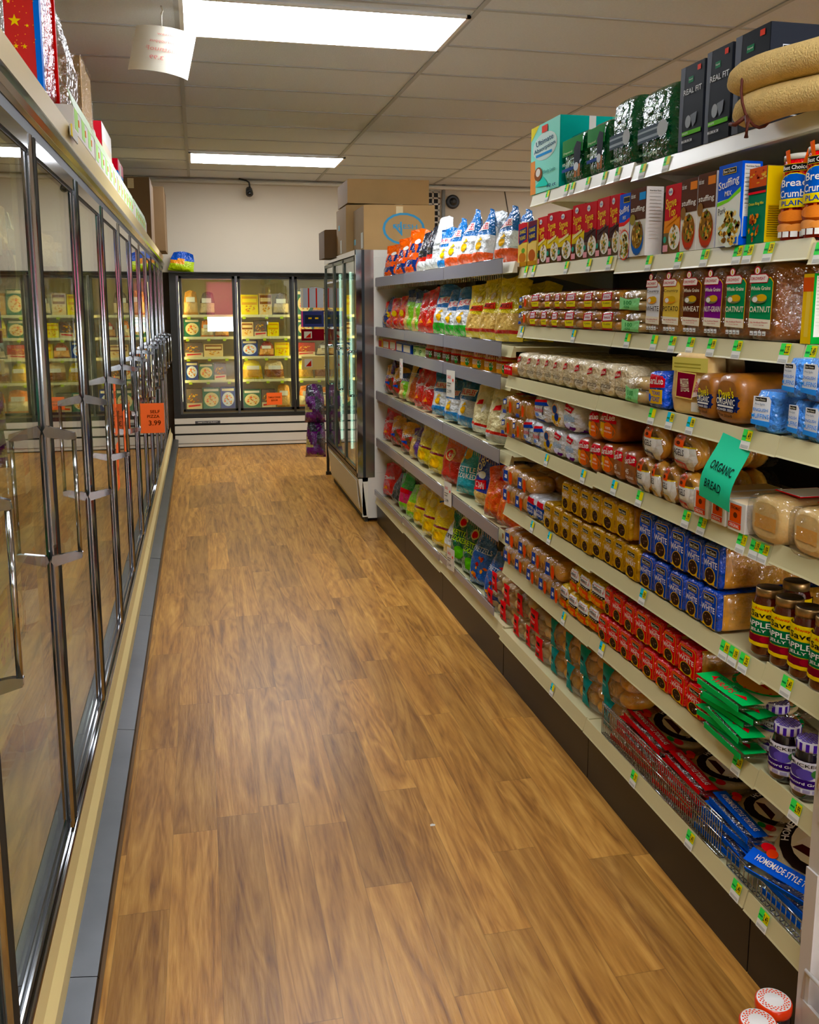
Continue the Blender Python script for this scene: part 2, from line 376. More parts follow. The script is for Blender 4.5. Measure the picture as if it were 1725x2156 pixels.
# hanging paper sign
t = thing('hanging_sign', 'curled white paper sheet with faint red writing hanging from the ceiling', 'sign', (-.118, 4.6, ZC))
q = MB(); q.tube([(0, 0, 0), (0.008, 0, -.02), (0, 0, -.035), (.004, 0, -.04)], .004, WHITEP, 5); q.tube([(.002, 0, -.03), (0, 0, -.09)], .0018, mat('#dcd9cf', .5), 4); q.build('hook', t)
def curl(u, v, o):
    a = u * 7.0; xx = math.sin(a) / 7.0; yy = (1 - math.cos(a)) / 7.0
    return (xx * 1.12 + (1 - v / .2) * -.045 + .018, yy * 1.1 - o * math.cos(a) - (1 - v / .2) * .02, -.088 - (.2 - v) - xx * -.22 * 0 - .05 * (.5 + u / .26) ** 2 * 0 - u * .12)
PAPER = mat('#e9e4d4', .8)
def sheet(mb, fn, W_, H_, m, n=14, th=.0008):
    for o in (0,):
        v = [fn((i / n - .5) * W_, j / n * H_, 0) for j in range(n + 1) for i in range(n + 1)]
        v2 = [fn((i / n - .5) * W_, j / n * H_, th) for j in range(n + 1) for i in range(n + 1)]
        f = [(j * (n + 1) + i, j * (n + 1) + i + 1, (j + 1) * (n + 1) + i + 1, (j + 1) * (n + 1) + i) for j in range(n) for i in range(n)]
        k = len(v); mb.add(v + v2, f + [tuple(a + k for a in g[::-1]) for g in f], m, True)
q = MB(); sheet(q, curl, .28, .2, PAPER); q.build('paper', t)
q = MB(); R_ = '#e0a8a0'
art(q, [('t', 'gnihsaw', .55, .82, -.3, .07, R_), ('t', 'gniruoppus', .5, .66, -.38, .08, R_), ('t', 'niatnuoF', .5, .5, -.46, .1, R_), ('t', '3.99', .45, .3, -.2, .09, '#c9908a')], lambda u, v, o: curl(u, v, o + .001), .28, .2)
q.build('handwriting', t)

# ================================================================== BACK FREEZER LINE
YD = YB - .035
def bag(mb, w, h, t, colour, n=12, m_=16, seed=0, crimp=.06, flare=0.0):
    """pillow bag, front towards -x, base at z=0, returns its front surface function"""
    rnd = random.Random(seed); ox = rnd.uniform(0, 50)
    def th(a, b):
        s = (1 - abs(2 * a - 1) ** 2.6) ** .5 if 0 < a < 1 else 0
        lo = min(1, b / .16) ** .55; hi = 1 if b < .45 else max(0, (1 - crimp - b) / (.55 - crimp)) ** .62
        return max(0.0, s * lo * hi) * t / 2
    tw = rnd.uniform(-.9, .9) * (0 if flare < 0 else 1); ln = rnd.uniform(-.02, .02)
    def wd(a, b):
        return (a - .5) * w * (1 - .08 * math.sin(PI * b) - .22 * max(0, (b - .62) / .38))
    def pos(a, b, sgn):
        k = th(a, b); yy = wd(a, b); zz = b * h
        nn = noise.noise(Vector((a * 3.1 + ox, b * 4.3, sgn * 2))) * .16 + noise.noise(Vector((a * 9 + ox, b * 11, sgn * 5))) * .07
        fold = math.sin(a * 9 + ox) * .012 * max(0, b - .72) / .28
        x_ = sgn * (k * (1 + nn * 2.4) + .0012) + fold + nn * .014 * (1 if b > .8 else .4); zz += nn * .02 * b + .02 * math.cos((a - .5) * PI) * max(0, b - .8) / .2
        an = tw * max(0, b - .45) ** 1.5 * 1.6; c_, s_ = math.cos(an), math.sin(an)
        return (x_ * c_ + yy * s_, -(yy * c_ - x_ * s_) + ln * b, zz)
    for sgn in (-1, 1):
        v = [pos(i / n, j / m_, sgn) for j in range(m_ + 1) for i in range(n + 1)]
        f = []; ms = []
        for j in range(m_):
            for i in range(n):
                f.append((j * (n + 1) + i, j * (n + 1) + i + 1, (j + 1) * (n + 1) + i + 1, (j + 1) * (n + 1) + i))
                ms.append(colour((i + .5) / n, (j + .5) / m_, sgn))
        mb.add(v, f, ms, True)
    def sf(u, v, o):
        p = pos(min(1, max(0, u / w + .5)), min(1, max(0, v / h)), -1)
        return (p[0] - o, p[1], p[2])
    return sf
def carton(w, d, h, faces, side_art=None, front_art=None, name='box_body', m=None):
    pass
FROZ = [('#b98a4e', '#d8b27a'), ('#2c3f78', '#c7cbd6'), ('#a8402b', '#e0c9a0'), ('#d9c51d', '#b98a1e'), ('#d47a22', '#e8d9b0'), ('#5b5046', '#b9a887'), ('#c9b283', '#7a4b24'), ('#2b5d46', '#cbb98c'), ('#8a2f2a', '#d9a46a')]
def froz_box(i):
    a, b = FROZ[i % len(FROZ)]; t = thing('frozen_food_box'); q = MB(); q.box(0, .14, -.1, .1, 0, .2, ink(a)); q.build('carton', t)
    q = MB(); art(q, [[('r', .06, .5, .94, .92, b), ('b', .5, .3, .36, .22, 14, ('#a7692c', '#d9a24e')), ('r', .1, .62, .9, .8, a)], [('e', .5, .45, .42, .34, b), ('b', .5, .42, .34, .26, 22, ('#a7692c', '#d9a24e', '#c9452c')), ('r', .08, .84, .92, .96, '#c9c2b0')], [('r', 0, 0, 1, .3, b), ('b', .45, .55, .4, .24, 26, ('#c9862c', '#e0b45e', '#8a4a1c')), ('p', [(.1, .1), (.9, .16), (.9, .24), (.1, .2)], '#b3262a')]][i % 3], front, .2, .2); q.build('label', t); return t
def froz_bag(i):
    a, b = FROZ[(i * 2 + 1) % len(FROZ)]; t = thing('frozen_food_bag'); q = MB()
    bag(q, .2, .23, .1, lambda u, v, s: foil(a) if v > .55 or v < .12 else foil(b), 8, 9, i); q.build('pouch', t)
    q = MB(); q.box(-.056, -.053, -.06, .06, .13, .18, ink('#f0ead8')); q.build('label', t); return t
FNAME = ['tan', 'navy and grey', 'rust red', 'yellow', 'orange', 'brown', 'beige', 'green', 'dark red']
ORD = ['', 'first', 'second', 'third', 'fourth', 'fifth', 'sixth', 'seventh', 'eighth', 'ninth', 'tenth', 'eleventh', 'twelfth', 'thirteenth', 'fourteenth']
FSHN = ['bottom shelf', 'second shelf up', 'middle shelf', 'fourth shelf up', 'top shelf']
FDN = ['leftmost', 'second', 'third', 'fourth']
FB = [froz_box(i) for i in range(9)] + [froz_bag(i) for i in range(9)]
for o in FB: o.location = (0, 0, -50)
USED = set()
def put(tm, loc, rz=0, sc=(1, 1, 1), label=None, cat=None, group=None, rot=None):
    if tm.name not in USED: USED.add(tm.name); o = tm
    else: o = dup(tm)
    o.location = loc; o.rotation_euler = rot or (0, 0, rz); o.scale = sc
    return tag(o, label, cat, group)
YEL = emit('#ffe9a8', 6.0, 'freezer_lamp'); COOL = emit('#d6fff0', 1.8, 'cooler_lamp')
FINT = mat('#d9d3b4', .5, name='freezer_liner'); FSH = mat('#e8e0b4', .4)
DX = [-.215, .405, 1.025, 1.645, 2.265, 2.885]
case = thing('upright_freezer', 'long glass-door freezer built into the back wall over a white panelled base', 'freezer', (0, YD, 0))
q = MB()      # liner open to the aisle
q.box(-.3, 2.9, .85, .9, .34, 1.9, FINT); q.box(-.3, 2.9, .04, .85, .34, .40, FINT); q.box(-.3, 2.9, .04, .85, 1.86, 1.9, FINT)
q.box(-.3, -.24, .04, .85, .4, 1.86, FINT); q.box(2.86, 2.9, .04, .85, .4, 1.86, FINT); q.build('liner', case)
q = MB()
q.box(-.3, 2.9, .0, .04, 1.865, 1.9, DARKM); q.box(-.3, 2.9, -.13, .035, 1.892, 1.9, DARKM); q.box(-.3, -.228, .0, .05, .37, 1.865, DARKM); q.box(-.3, 2.9, .0, .05, .33, .37, DARKM)
for x in DX: q.box(x - .012, x + .012, .005, .05, .37, 1.865, mat('#5c5e60', .2, 1.0))
q.build('door_surround', case)
q = MB(); WB = mat('#d6d0bf', .45, name='white_kick_panel')
for z0, z1 in ((.0, .135), (.145, .24), (.25, .325)): q.box(-.3, 2.9, 0.0, .03, z0 + .012, z1, WB)
q.box(-.3, 2.9, .03, .06, 0, .33, mat('#23241f', .7)); q.box(-.3, 2.9, .012, .03, 0, .012, mat('#1c1d1a', .7))
q.box(-.3, 2.9, -.004, .0, .045, .05, mat('#8b877c', .5)); q.build('base_panel', case)
q = MB(); q.box(-.08, .19, -.003, 0, .262, .292, mat('#4a4a48', .4)); art(q, [('t', 'SMITH STREET', .5, .5, .8, .5, '#b9b7ae')], lambda u, v, o: (.055 + u, -.004 - o, .262 + v), .27, .03); q.build('name_plate', case)
for i in range(5):
    x0, x1 = DX[i] + .014, DX[i + 1] - .014
    d = MB()
    for a in ((x0, x1, .40, .425), (x0, x1, 1.835, 1.86), (x0, x0 + .028, .4, 1.86), (x1 - .028, x1, .4, 1.86)): d.box(a[0], a[1], -.012, .03, a[2], a[3], DARKM)
    dr = d.build('door', case)
    g = MB(); g.box(x0 + .028, x1 - .028, .0, .006, .425, 1.835, GLASSB); g.build('glass_pane', dr)
    g = MB(); g.box(x0 + .031, x1 - .031, -.013, -.009, 1.827, 1.832, CHROME); g.box(x0 + .03, x0 + .033, -.013, -.009, .43, 1.83, CHROME); g.build('door_trim', dr)
    g = MB(); g.box(x0 - .006, x0 + .012, .10, .12, .5, 1.8, YEL); g.build('lamp', case)
    for z in (.47, .728, .985, 1.205, 1.445):
        if z == .47: continue
        g = MB(); g.box(x0, x1, .16, .78, z - .01, z, FSH); g.box(x0, x1, .145, .16, z - .025, z + .004, FSH)
        for k in range(3):
            xx = x0 + .08 + k * .2 + random.uniform(-.03, .03); g.box(xx, xx + .035, .14, .144, z - .045, z - .018, mat('#b9d23a', .4))
        g.build('shelf', case)
for i in range(4):
    for zi, (z, hmax) in enumerate(((.402, .28), (.728, .22), (.985, .185), (1.205, .205), (1.445, .3))):
        x = DX[i] + .05; k = 0
        while x < DX[i + 1] - .15:
            ti = random.randrange(9) if zi in (0, 1) and i == 0 else random.randrange(18)
            if zi == 4 and random.random() < .2 and i < 2: x += .12; continue
            w = min(random.uniform(.13, .24), DX[i + 1] - .035 - x); h = hmax * random.uniform(.72, .97); k += 1
            tm = FB[ti]
            if i == 2 and zi == 1 and k == 1: tm = FB[10]
            sub_ = YD + .2
            o = put(tm, (x + w / 2, YD + .2, z + .001), PI2, (1, w / .205, h / (.2 if ti < 9 else .23)),
                f"{FNAME[ti % 9 if ti < 9 else ((ti - 9) * 2 + 1) % 9]} frozen food {'box' if ti < 9 else 'bag'}, {ORD[k]} from left, {FSHN[zi]}, {FDN[i]} back freezer door", 'frozen food', 'frozen food in the back freezer')
            x += w + .006
def osign(parent_loc, w, h, lines, lab, rot=(0, 0, 0), c='#ff6a1e', cat='sign', tc='#4a1c08'):
    t = thing('paper_sign', lab, cat, parent_loc, None, rot)
    q = MB(); q.box(-.0, .0012, -w / 2, w / 2, 0, h, mat(c, .6)); q.build('sheet', t)
    q = MB(); art(q, [('t',) + l + (tc,) for l in lines], front, w, h); q.build('lettering', t); return t
osign((.79, YD - .016, .455), .17, .135, [('TAMALE CORNER', .5, .62, .8, .14), ('$59.99', .5, .36, .42, .16)], 'orange paper price sign taped low on the second back freezer door', (0, 0, PI2))

# ================================================================== LEFT FREEZER LINE (doors in the plane x = XD)
XD = -.355
BEIGE = mat('#d9c795', .42, name='beige_enamel')
def left_case(y0, y1, first, n, lab, endcap):
    t = thing('glass_door_freezer', lab, 'freezer', (XD, y0, 0), 'freezer cases along the left side')
    L_ = y1 - y0
    q = MB(); q.box(-.85, -.8, 0, L_, .15, 2.0, FINT); q.box(-.8, -.03, 0, L_, .20, .255, FINT); q.box(-.8, -.03, 0, L_, 1.94, 2.0, FINT)
    q.box(-.8, -.04, 0, .03, .25, 1.94, FINT); q.box(-.8, -.04, L_ - .03, L_, .25, 1.94, FINT); q.build('liner', t)
    q = MB(); q.prism([(-.85, 2.0), (.0, 2.0), (.012, 2.062), (-.85, 2.062)], 0, L_, BEIGE); q.build('top_panel', t)
    q = MB(); q.prism([(-.03, 1.95), (.004, 1.95), (.012, 1.957), (.006, 1.966), (.016, 1.974), (.022, 1.985), (.01, 1.992), (.014, 2.0), (-.03, 2.0)], 0, L_, CHROME)
    q.box(-.012, .002, 0, L_, 1.925, 1.95, RUB); q.build('top_rail', t)
    q = MB(); q.prism([(-.03, .19), (.016, .19), (.012, .245), (-.03, .245)], 0, L_, BEIGE)
    q.prism([(-.03, .08), (.032, .08), (.032, .165), (.016, .19), (-.03, .19)], 0, L_, BEIGE)
    q.build('lower_panel', t)
    q = MB(); q.tube([(.006, 0, .252), (.006, L_, .252)], .007, CHROME, 8); q.box(-.03, .0, 0, L_, .245, .262, CHROME); q.build('bottom_rail', t)
    q = MB(); ys_ = [0] + [.7 + k * 1.22 for k in range(int(L_ / 1.22) + 1) if .7 + k * 1.22 < L_ - .1] + [L_]
    for ya_, yb_ in zip(ys_, ys_[1:]): q.prism([(-.02, 0), (.075, 0), (.086, .012), (.092, .098), (.088, .104), (.03, .112), (.03, .1), (-.02, .1)], ya_, yb_ - .0025, STEEL)
    q.build('bumper', t)
    for k in range(n):
        a = first + .77 * k - y0; b = a + .77
        a, b = max(a, 0.01), min(b, L_ - .005)
        d = MB()
        for lo, hi in ((a + .012, a + .034), (b - .034, b - .012)):
            d.prism([(-.03, lo), (.0, lo), (.006, lo + .004), (.0, (lo + hi) / 2), (.006, hi - .004), (.0, hi), (-.03, hi)], .262, 1.925, CHROME if hi > a + .1 else DARKM, 'z')
        d.box(-.03, .002, a + .012, b - .012, .262, .285, CHROME); d.box(-.03, .002, a + .012, b - .012, 1.89, 1.925, CHROME)
        dr = d.build('door', t)
        g = MB(); g.box(-.012, -.006, a + .034, b - .034, .285, 1.89, GLASSL); g.build('glass_pane', dr)
        g = MB()
        for s in ((a + .034, a + .04, .285, 1.89), (b - .04, b - .034, .285, 1.89), (a + .034, b - .034, .285, .291), (a + .034, b - .034, 1.884, 1.89)): g.box(-.02, -.004, s[0], s[1], s[2], s[3], RUB)
        g.build('gasket', dr)
        g = MB(); ya = b - .055; zA, zB = .955, 1.265                       # pull handle beside the far edge of the door
        g.tube([(.062, ya, zB - .008), (.062, ya, zA + .008)], .0055, CHROME, 8)
        for z, s in ((zB, 1), (zA, -1)):
            g.prism([(-.004, z), (.004, z + .012 * s), (.066, z - .006 * s), (.068, z - .02 * s), (.05, z - .022 * s), (0, z - .014 * s)], ya - .006, ya + .006, CHROME)
        g.build('handle', dr)
        g = MB(); g.box(-.045, -.032, b - .014, b - .001, .3, 1.9, mat('#b9b08a', .5)); g.build('mullion', t)
        g = MB(); g.box(-.062, -.045, a + .1, b - .1, 1.928, 1.938, YEL); g.build('lamp', t)
    for z in (.30, .62, .94, 1.26, 1.56):
        g = MB(); g.box(-.7, -.12, .03, L_ - .03, z - .012, z, mat('#efe6b4', .45)); g.box(-.12, -.10, .03, L_ - .03, z - .03, z + .012, mat('#efe6b4', .45))
        if z == .30:
            for kx in range(9):
                for ky in range(int(min(L_, 3.5) / .05)): g.box(-.66 + kx * .055, -.63 + kx * .055, .05 + ky * .05, .085 + ky * .05, z, z + .001, mat('#c9bd84', .5))
        g.build('shelf', t)
    return t
left_case(.0, 5.38, -.01 - 0.0 + 0, 7, 'near glass-door freezer case with chrome rails along the left of the aisle', 0)
left_case(5.385, 10.32, 5.38, 6, 'far glass-door freezer case running on to the back wall at left', 1)
SHL = [.30, .62, .94, 1.26, 1.56]
for zi, z in enumerate(SHL):
    y = .9; k = 0
    while y < 4.2:
        w = random.uniform(.17, .22); ti = random.randrange(18); k += 1
        if not (zi == 0 and y < 2.4):
            h = random.uniform(.17, .24)
            put(FB[ti], (XD - .16 - .0, y + w / 2, z + .001), PI, (1, w / .205, h / (.2 if ti < 9 else .23)),
                f"{FNAME[ti % 9 if ti < 9 else ((ti - 9) * 2 + 1) % 9]} frozen {'box' if ti < 9 else 'bag'}, {('%d' % k) if k > 14 else ORD[k]} from camera, {FSHN[zi]}, inside left freezer", 'frozen food', 'frozen food in the left freezer')
        y += w + .01
# price papers lying on the bottom freezer shelf
osign((XD - .13, 1.62, .33), .16, .09, [('2 FOR $1.09', .5, .5, .8, .3)], 'clear plastic price strip reading 1.09 inside the nearest freezer', (0, -.5, PI), '#cfc48e')
# orange notices stuck on the left doors
osign((XD + .006, 3.98, 1.02), .09, .24, [('PIZZA', .5, .7, .7, .12), ('2.99', .5, .4, .6, .16)], 'upper orange price strip on the fourth left freezer door', (0, 0, PI))
osign((XD + .008, 3.94, .80), .09, .19, [('PIZZA', .5, .7, .7, .12), ('2.99', .5, .4, .6, .16)], 'lower orange price strip on the fourth left freezer door', (0, 0, PI))
osign((XD + .008, 4.35, .88), .09, .2, [('TAKE HOME', .5, .7, .7, .12), ('4.99', .5, .4, .6, .16)], 'orange price strip on the next door beyond the pair of strips', (0, 0, PI))
p = onX(306, 870, XD); 
osign((XD + .085, 5.25, .855), .13, .165, [('SELF', .62, .72, .4, .1), ('PIZZA', .55, .56, .5, .1), ('3.99', .6, .34, .5, .17)], 'square orange sign sticking out from the left freezer doors', (0, 0, PI2))

# ---- stock on top of the left freezers
ZT = 2.064
t = thing('doll_box', 'tall red and blue toy doll box with yellow stars on the left freezer', 'toy box', (-.49, 2.86, ZT + .002))
q = MB(); q.box(0, .09, 0, .035, 0, .62, mat('#d81f1c', .35)); q.box(0, .09, .035, .34, 0, .045, ink('#2456b8')); q.box(0, .02, .035, .34, 0, .62, ink('#2456b8')); q.box(.0, .09, .33, .345, 0, .62, ink('#d81f1c'))
q.box(.077, .092, -.003, .03, 0, .62, ink('#2f6ed0')); q.build('carton', t)
q = MB(); art(q, [('s', .3, .42, 0.187, '#ffe033'), ('s', .12, .27, 0.204, '#ffe033'), ('s', .42, .13, 0.170, '#ffe033'), ('s', .55, .31, 0.085, '#ffe033'), ('s', .3, .31, 0.085, '#ffe033'), ('s', .2, .19, 0.085, '#ffe033'), ('s', .75, .55, 0.051, '#ffe033'), ('s', .16, .5, 0.068, '#ffe033'), ('s', .28, .24, 0.060, '#ffe033'), ('s', .66, .4, 0.060, '#ffe033')] + [('s', .1 + .8 * random.random(), .28 + .6 * random.random(), .02, '#ffd24a') for _ in range(46)], lambda u, v, o: (.045 + u, -.001 - o, v), .09, .6); q.build('star_print', t)
q = MB(); q.tube([(.05, .17, .05), (.045, .17, .3), (.045, .17, .5)], [.025, .035, .02], mat('#dfe6f2', .5), 10); q.ell((.045, .17, .56), (.035, .04, .05), mat('#d9a98a', .6)); q.box(.04, .078, .09, .25, .34, .38, mat('#3d63b5', .5)); q.box(.04, .076, .1, .24, .2, .22, mat('#3d63b5', .5)); q.build('doll', t)
q = MB(); q.box(.08, .083, .03, .335, .045, .62, BAGFILM); q.build('window_film', t)
q = MB(); q.box(.086, .096, .0, .34, -.0, .05, ink('#d81f1c')); q.box(.0965, .0975, .0, .34, .036, .05, ink('#f4d21c')); q.box(.0965, .0975, .02, .2, .004, .034, ink('#1f6fc0')); art(q, [('t', 'kin', .5, .5, .8, .8, '#ffffff')], lambda u, v, o: (.0978 + o, .1 + u, .004 + v), .14, .03); q.build('base_band', t)
t = thing('toy_package', 'clear plastic toy package with a silver shine beside the doll box', 'toy box', (-.60, 3.42, ZT + .002))
q = MB(); q.box(0, .2, 0, .3, 0, .03, ink('#d81f1c')); q.box(.19, .2005, 0, .3, .03, .045, ink('#f4d21c')); q.build('base_card', t)
q = MB(); q.prism([(0, .03), (.19, .03), (.2, .3), (.15, .5), (0, .52)], 0, .3, BAGFILM); q.build('blister', t)
q = MB(); q.ell((.1, .15, .2), (.05, .08, .15), mat('#c9cfe0', .5)); q.ell((.12, .1, .12), (.04, .05, .06), mat('#c0305c', .5)); q.build('toy', t)
def cart(name, lab, x0, x1, y0, y1, z0, h, m, tape=True, extra=None, cat='carton', group=None):
    t = thing(name, lab, cat, ((x0 + x1) / 2, (y0 + y1) / 2, z0), group); a, b = (x1 - x0) / 2, (y1 - y0) / 2
    q = MB(); q.box(-a, a, -b, b, 0, h, m)
    q.add([(-a, -b, h + .0005), (a, -b, h + .0005), (a, b, h + .0005), (-a, b, h + .0005)], [(0, 1, 2, 3)], m); q.build('box_body', t)
    q = MB(); q.box(-a - .002, a + .002, -.003, .003, h + .0005, h + .002, CARDD); q.prism([(-a, h), (-a + .01, h + .006), (a, h + .012), (a, h)], -b, 0, m); q.build('flap', t)
    if tape: q = MB(); q.box(-.025, .025, -b - .001, b + .001, h + .0125, h + .0135, mat('#cdb98f', .3)); q.box(-.025, .025, -b - .0012, -b, h - .08, h, mat('#cdb98f', .3)); q.build('tape', t)
    if extra: extra(t, a, b, h)
    return t
def wrap(t, a, b, h):
    q = MB(); q.box(-a - .004, a + .004, -b - .004, b + .004, .002, h + .018, BAGFILM); q.build('stretch_wrap', t)
cart('cardboard_carton', 'tall plastic-wrapped brown carton standing behind the toy boxes on the left freezer', -.66, -.455, 4.35, 4.75, ZT, .52, CARD, extra=wrap)
for i, (y0, y1, x1, lab) in enumerate(((3.05, 3.62, -.345, 'nearest white and green display tray on the left freezer front edge'), (3.68, 4.6, -.347, 'second white and green display tray on the left freezer front edge'), (4.68, 5.9, -.35, 'third display tray with green stripes above the left freezers'), (6.0, 7.2, -.35, 'fourth display tray with green stripes, furthest along the left freezers'))):
    t = thing('display_tray', lab, 'display tray', (-.44, y0, ZT + .004), 'display trays on the left freezers'); w = x1 + .44; L_ = y1 - y0
    q = MB(); q.box(0, w, 0, L_, 0, .075, mat('#dcd8ce', .6))
    for k in range(int(L_ / .22)): q.box(w - .02, w - .01, .06 + k * .22, .075 + k * .22, -.001, .0, mat('#2a2622', .8))
    q.build('tray', t)
    q = MB()
    for k in range(int(L_ / .18)): q.box(w, w + .001, .02 + k * .18, .1 + k * .18, .01, .07, ink('#9fc97a')); q.box(w, w + .0015, .11 + k * .18, .13 + k * .18, .03, .05, ink('#e88a5a'))
    q.prism([(w - .002, .07), (w + .001, .07), (w - .012, .12), (w - .015, .12)], 0, L_, mat('#b9cfa4', .5)); q.build('printed_edge', t)
t = thing('label_holder', 'small patterned label clip on the freezer top edge below the nearest tray', 'label clip', (XD + .014, 2.9, 2.03))
q = MB(); q.box(0, .004, 0, .16, 0, .03, mat('#b9b7a4', .5)); q.box(.004, .006, .0, .02, -.002, .032, ink('#e8cf5a')); q.build('clip', t)
t = thing('toy_truck_box', 'bright red toy box with yellow lettering on top of the left freezers', 'toy box', (-.69, 5.24, ZT))
q = MB(); q.box(0, .23, 0, .55, 0, .43, mat('#c9182b', .3)); q.box(.0, .06, -.002, 0, .05, .4, ink('#58a53a')); q.build('carton', t)
q = MB(); art(q, [('e', .78, .82, .1, .1, '#e9e4da'), ('t', 'Truck', .7, .45, .62, .13, '#ffd21f', PI2)], lambda u, v, o: (.115 + u, -.001 - o, v), .23, .43)
art(q, [('r', 0, 0, 1, .8, '#c8b9a2'), ('r', 0, .8, 1, 1, '#e8e6df'), ('b', .5, .4, .4, .3, 20, ('#4a7fb5', '#d8862c', '#b83a2a', '#7d93a3'))], lambda u, v, o: (.231 + o, .275 + u, v), .55, .43); q.build('printed_panel', t)
t = thing('toy_box', 'narrow red and blue toy box just beyond the red lettered box', 'toy box', (-.67, 6.1, ZT))
q = MB(); q.box(0, .22, 0, .4, 0, .36, ink('#2f62ac')); q.box(.0, .221, -.001, .41, .3, .37, ink('#b3242f')); q.box(.221, .223, .1, .2, .0, .36, ink('#d9d4c8')); q.build('carton', t)
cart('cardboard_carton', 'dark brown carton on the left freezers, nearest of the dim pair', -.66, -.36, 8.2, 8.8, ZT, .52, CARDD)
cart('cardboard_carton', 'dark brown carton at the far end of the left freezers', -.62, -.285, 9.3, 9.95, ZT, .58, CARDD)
t = thing('snack_bag', 'blue, orange and green bag lying at the far end of the left freezers', 'bag', (-.10, 9.94, 1.93), rot=(0, .25, 0))
q = MB(); bag(q, .27, .19, .09, lambda u, v, s: foil('#2d4f9e') if v > .55 and not (.3 < u < .6 and v < .75) else foil('#d8862a') if .35 < v <= .75 and u < .6 else foil('#9fb43a'), 10, 10, 77); q.build('pouch', t, (0, 0, 0), (0, 0, PI2))
t.location = (-.17, YD - .075, 1.905); t.rotation_euler = (0, .12, 0)

# ================================================================== SMALL GLASS-DOOR COOLER
CYN, CYF, CXF = 6.50, 8.10, 1.075
c = thing('glass_door_cooler', 'white three-door glass cooler standing at the end of the snack shelves', 'cooler', (CXF, CYN, 0))
q = MB(); q.box(.05, .95, -.05, -.02, .361, 1.879, WHITEP); q.box(.05, .95, CYF - CYN - .03, CYF - CYN, .34, 1.93, WHITEP); q.box(.9, .95, 0, 1.6, .34, 1.93, WHITEP)
q.box(.03, .95, -.05, 1.6, 1.88, 1.93, WHITEP); q.box(.03, .95, -.05, 1.6, .3, .36, WHITEP); q.box(.07, .95, -.05, 1.6, .03, .3, WHITEP); q.build('cabinet', c)
q = MB(); q.box(-.005, .035, -.052, -.012, .33, 1.93, CHROME); q.box(.035, .055, -.052, -.012, .33, 1.93, RUB); q.box(.055, .12, -.0525, -.03, .33, 1.93, mat('#9a938c', .22, 1.0))
q.box(-.005, .04, -.05, 1.6, 1.895, 1.93, CHROME); q.box(-.005, .04, -.05, 1.6, .33, .36, DARKM); q.build('frame', c)
q = MB(); GR = mat('#d8d4c3', .45); q.prism([(.0, .32), (.03, .32), (.06, .05), (.035, .05)], -.05, 1.6, GR); q.prism([(-.004, .30), (.0, .30), (.022, .09), (.018, .09)], .02, 1.52, GR)
q.box(.03, .07, -.05, -.02, .04, .33, GR); q.build('lower_grille', c)
q = MB(); q.box(.05, .07, -.03, 1.58, .0, .04, mat('#3a3a36', .6)); q.build('feet', c)
for i in range(3):
    a, b = .0 + i * .53, .53 + i * .53
    d = MB()
    for s in ((a, a + .03, .37, 1.885), (b - .03, b - .002, .37, 1.885), (a, b, .37, .395), (a, b, 1.86, 1.885)): d.box(-.005, .03, *s, mat('#4a5148', .3, .7))
    dr = d.build('door', c)
    g = MB(); g.box(.004, .01, a + .03, b - .03, .395, 1.86, GLASSL); g.build('glass_pane', dr)
    g = MB(); g.tube([(-.004, a + .06, 1.225), (-.045, a + .06, 1.225), (-.05, a + .06, 1.21), (-.05, a + .06, .925), (-.045, a + .06, .91), (-.004, a + .06, .91)], .009, CHROME, 8); g.build('handle', dr)
    g = MB(); g.box(.045, .06, a + .01, a + .03, .45, 1.8, COOL); g.build('lamp', c)
for z in (.45, .8, 1.1, 1.4):
    g = MB(); g.box(.12, .85, .0, 1.56, z - .01, z, mat('#dfeee6', .4)); g.build('shelf', c)
def face_emblem(t, a, b, h):
    q = MB(); art(q, [('e', .56, .5, .30, .36, '#4d7f9c'), ('e', .56, .5, .265, .31, CARD), ('t', 'FRESH', .58, .55, .34, .1, '#4d7f9c'), ('t', 'V', .5, .48, .14, .3, '#4d7f9c', .4)], lambda u, v, o: (u, -b - .001 - o, v), 2 * a, h); q.build('printed_emblem', t)
    q = MB(); q.box(-a - .001, -a, -b + .04, -b + .12, .02, .13, ink('#e8e4da')); q.box(-a - .001, -a, b - .1, b - .03, .06, .1, ink('#8fc0cf')); q.build('label', t)
def face_label(t, a, b, h):
    q = MB(); q.box(-a - .001, -a, -.02, .05, .02, .12, ink('#e8e4da')); q.box(-a - .001, -a, .08, .13, .2, .24, ink('#8fc0cf')); q.build('label', t)
cart('cardboard_carton', 'big brown carton with a blue oval emblem on top of the cooler', 1.155, 1.67, 6.6, 7.05, 1.932, .31, CARD, extra=face_emblem)
cart('cardboard_carton', 'brown carton with white labels on the cooler left of the emblem carton', 1.11, 1.3, 7.12, 7.62, 1.932, .36, CARD, False, extra=face_label)
cart('cardboard_carton', 'open-topped brown carton stacked highest on top of the cooler', 1.12, 1.75, 7.1, 7.6, 2.31, .17, CARD, False)
cart('cardboard_carton', 'dark brown carton low at the back left of the cooler top', 1.02, 1.2, 7.7, 8.05, 1.932, .22, CARDD, False)
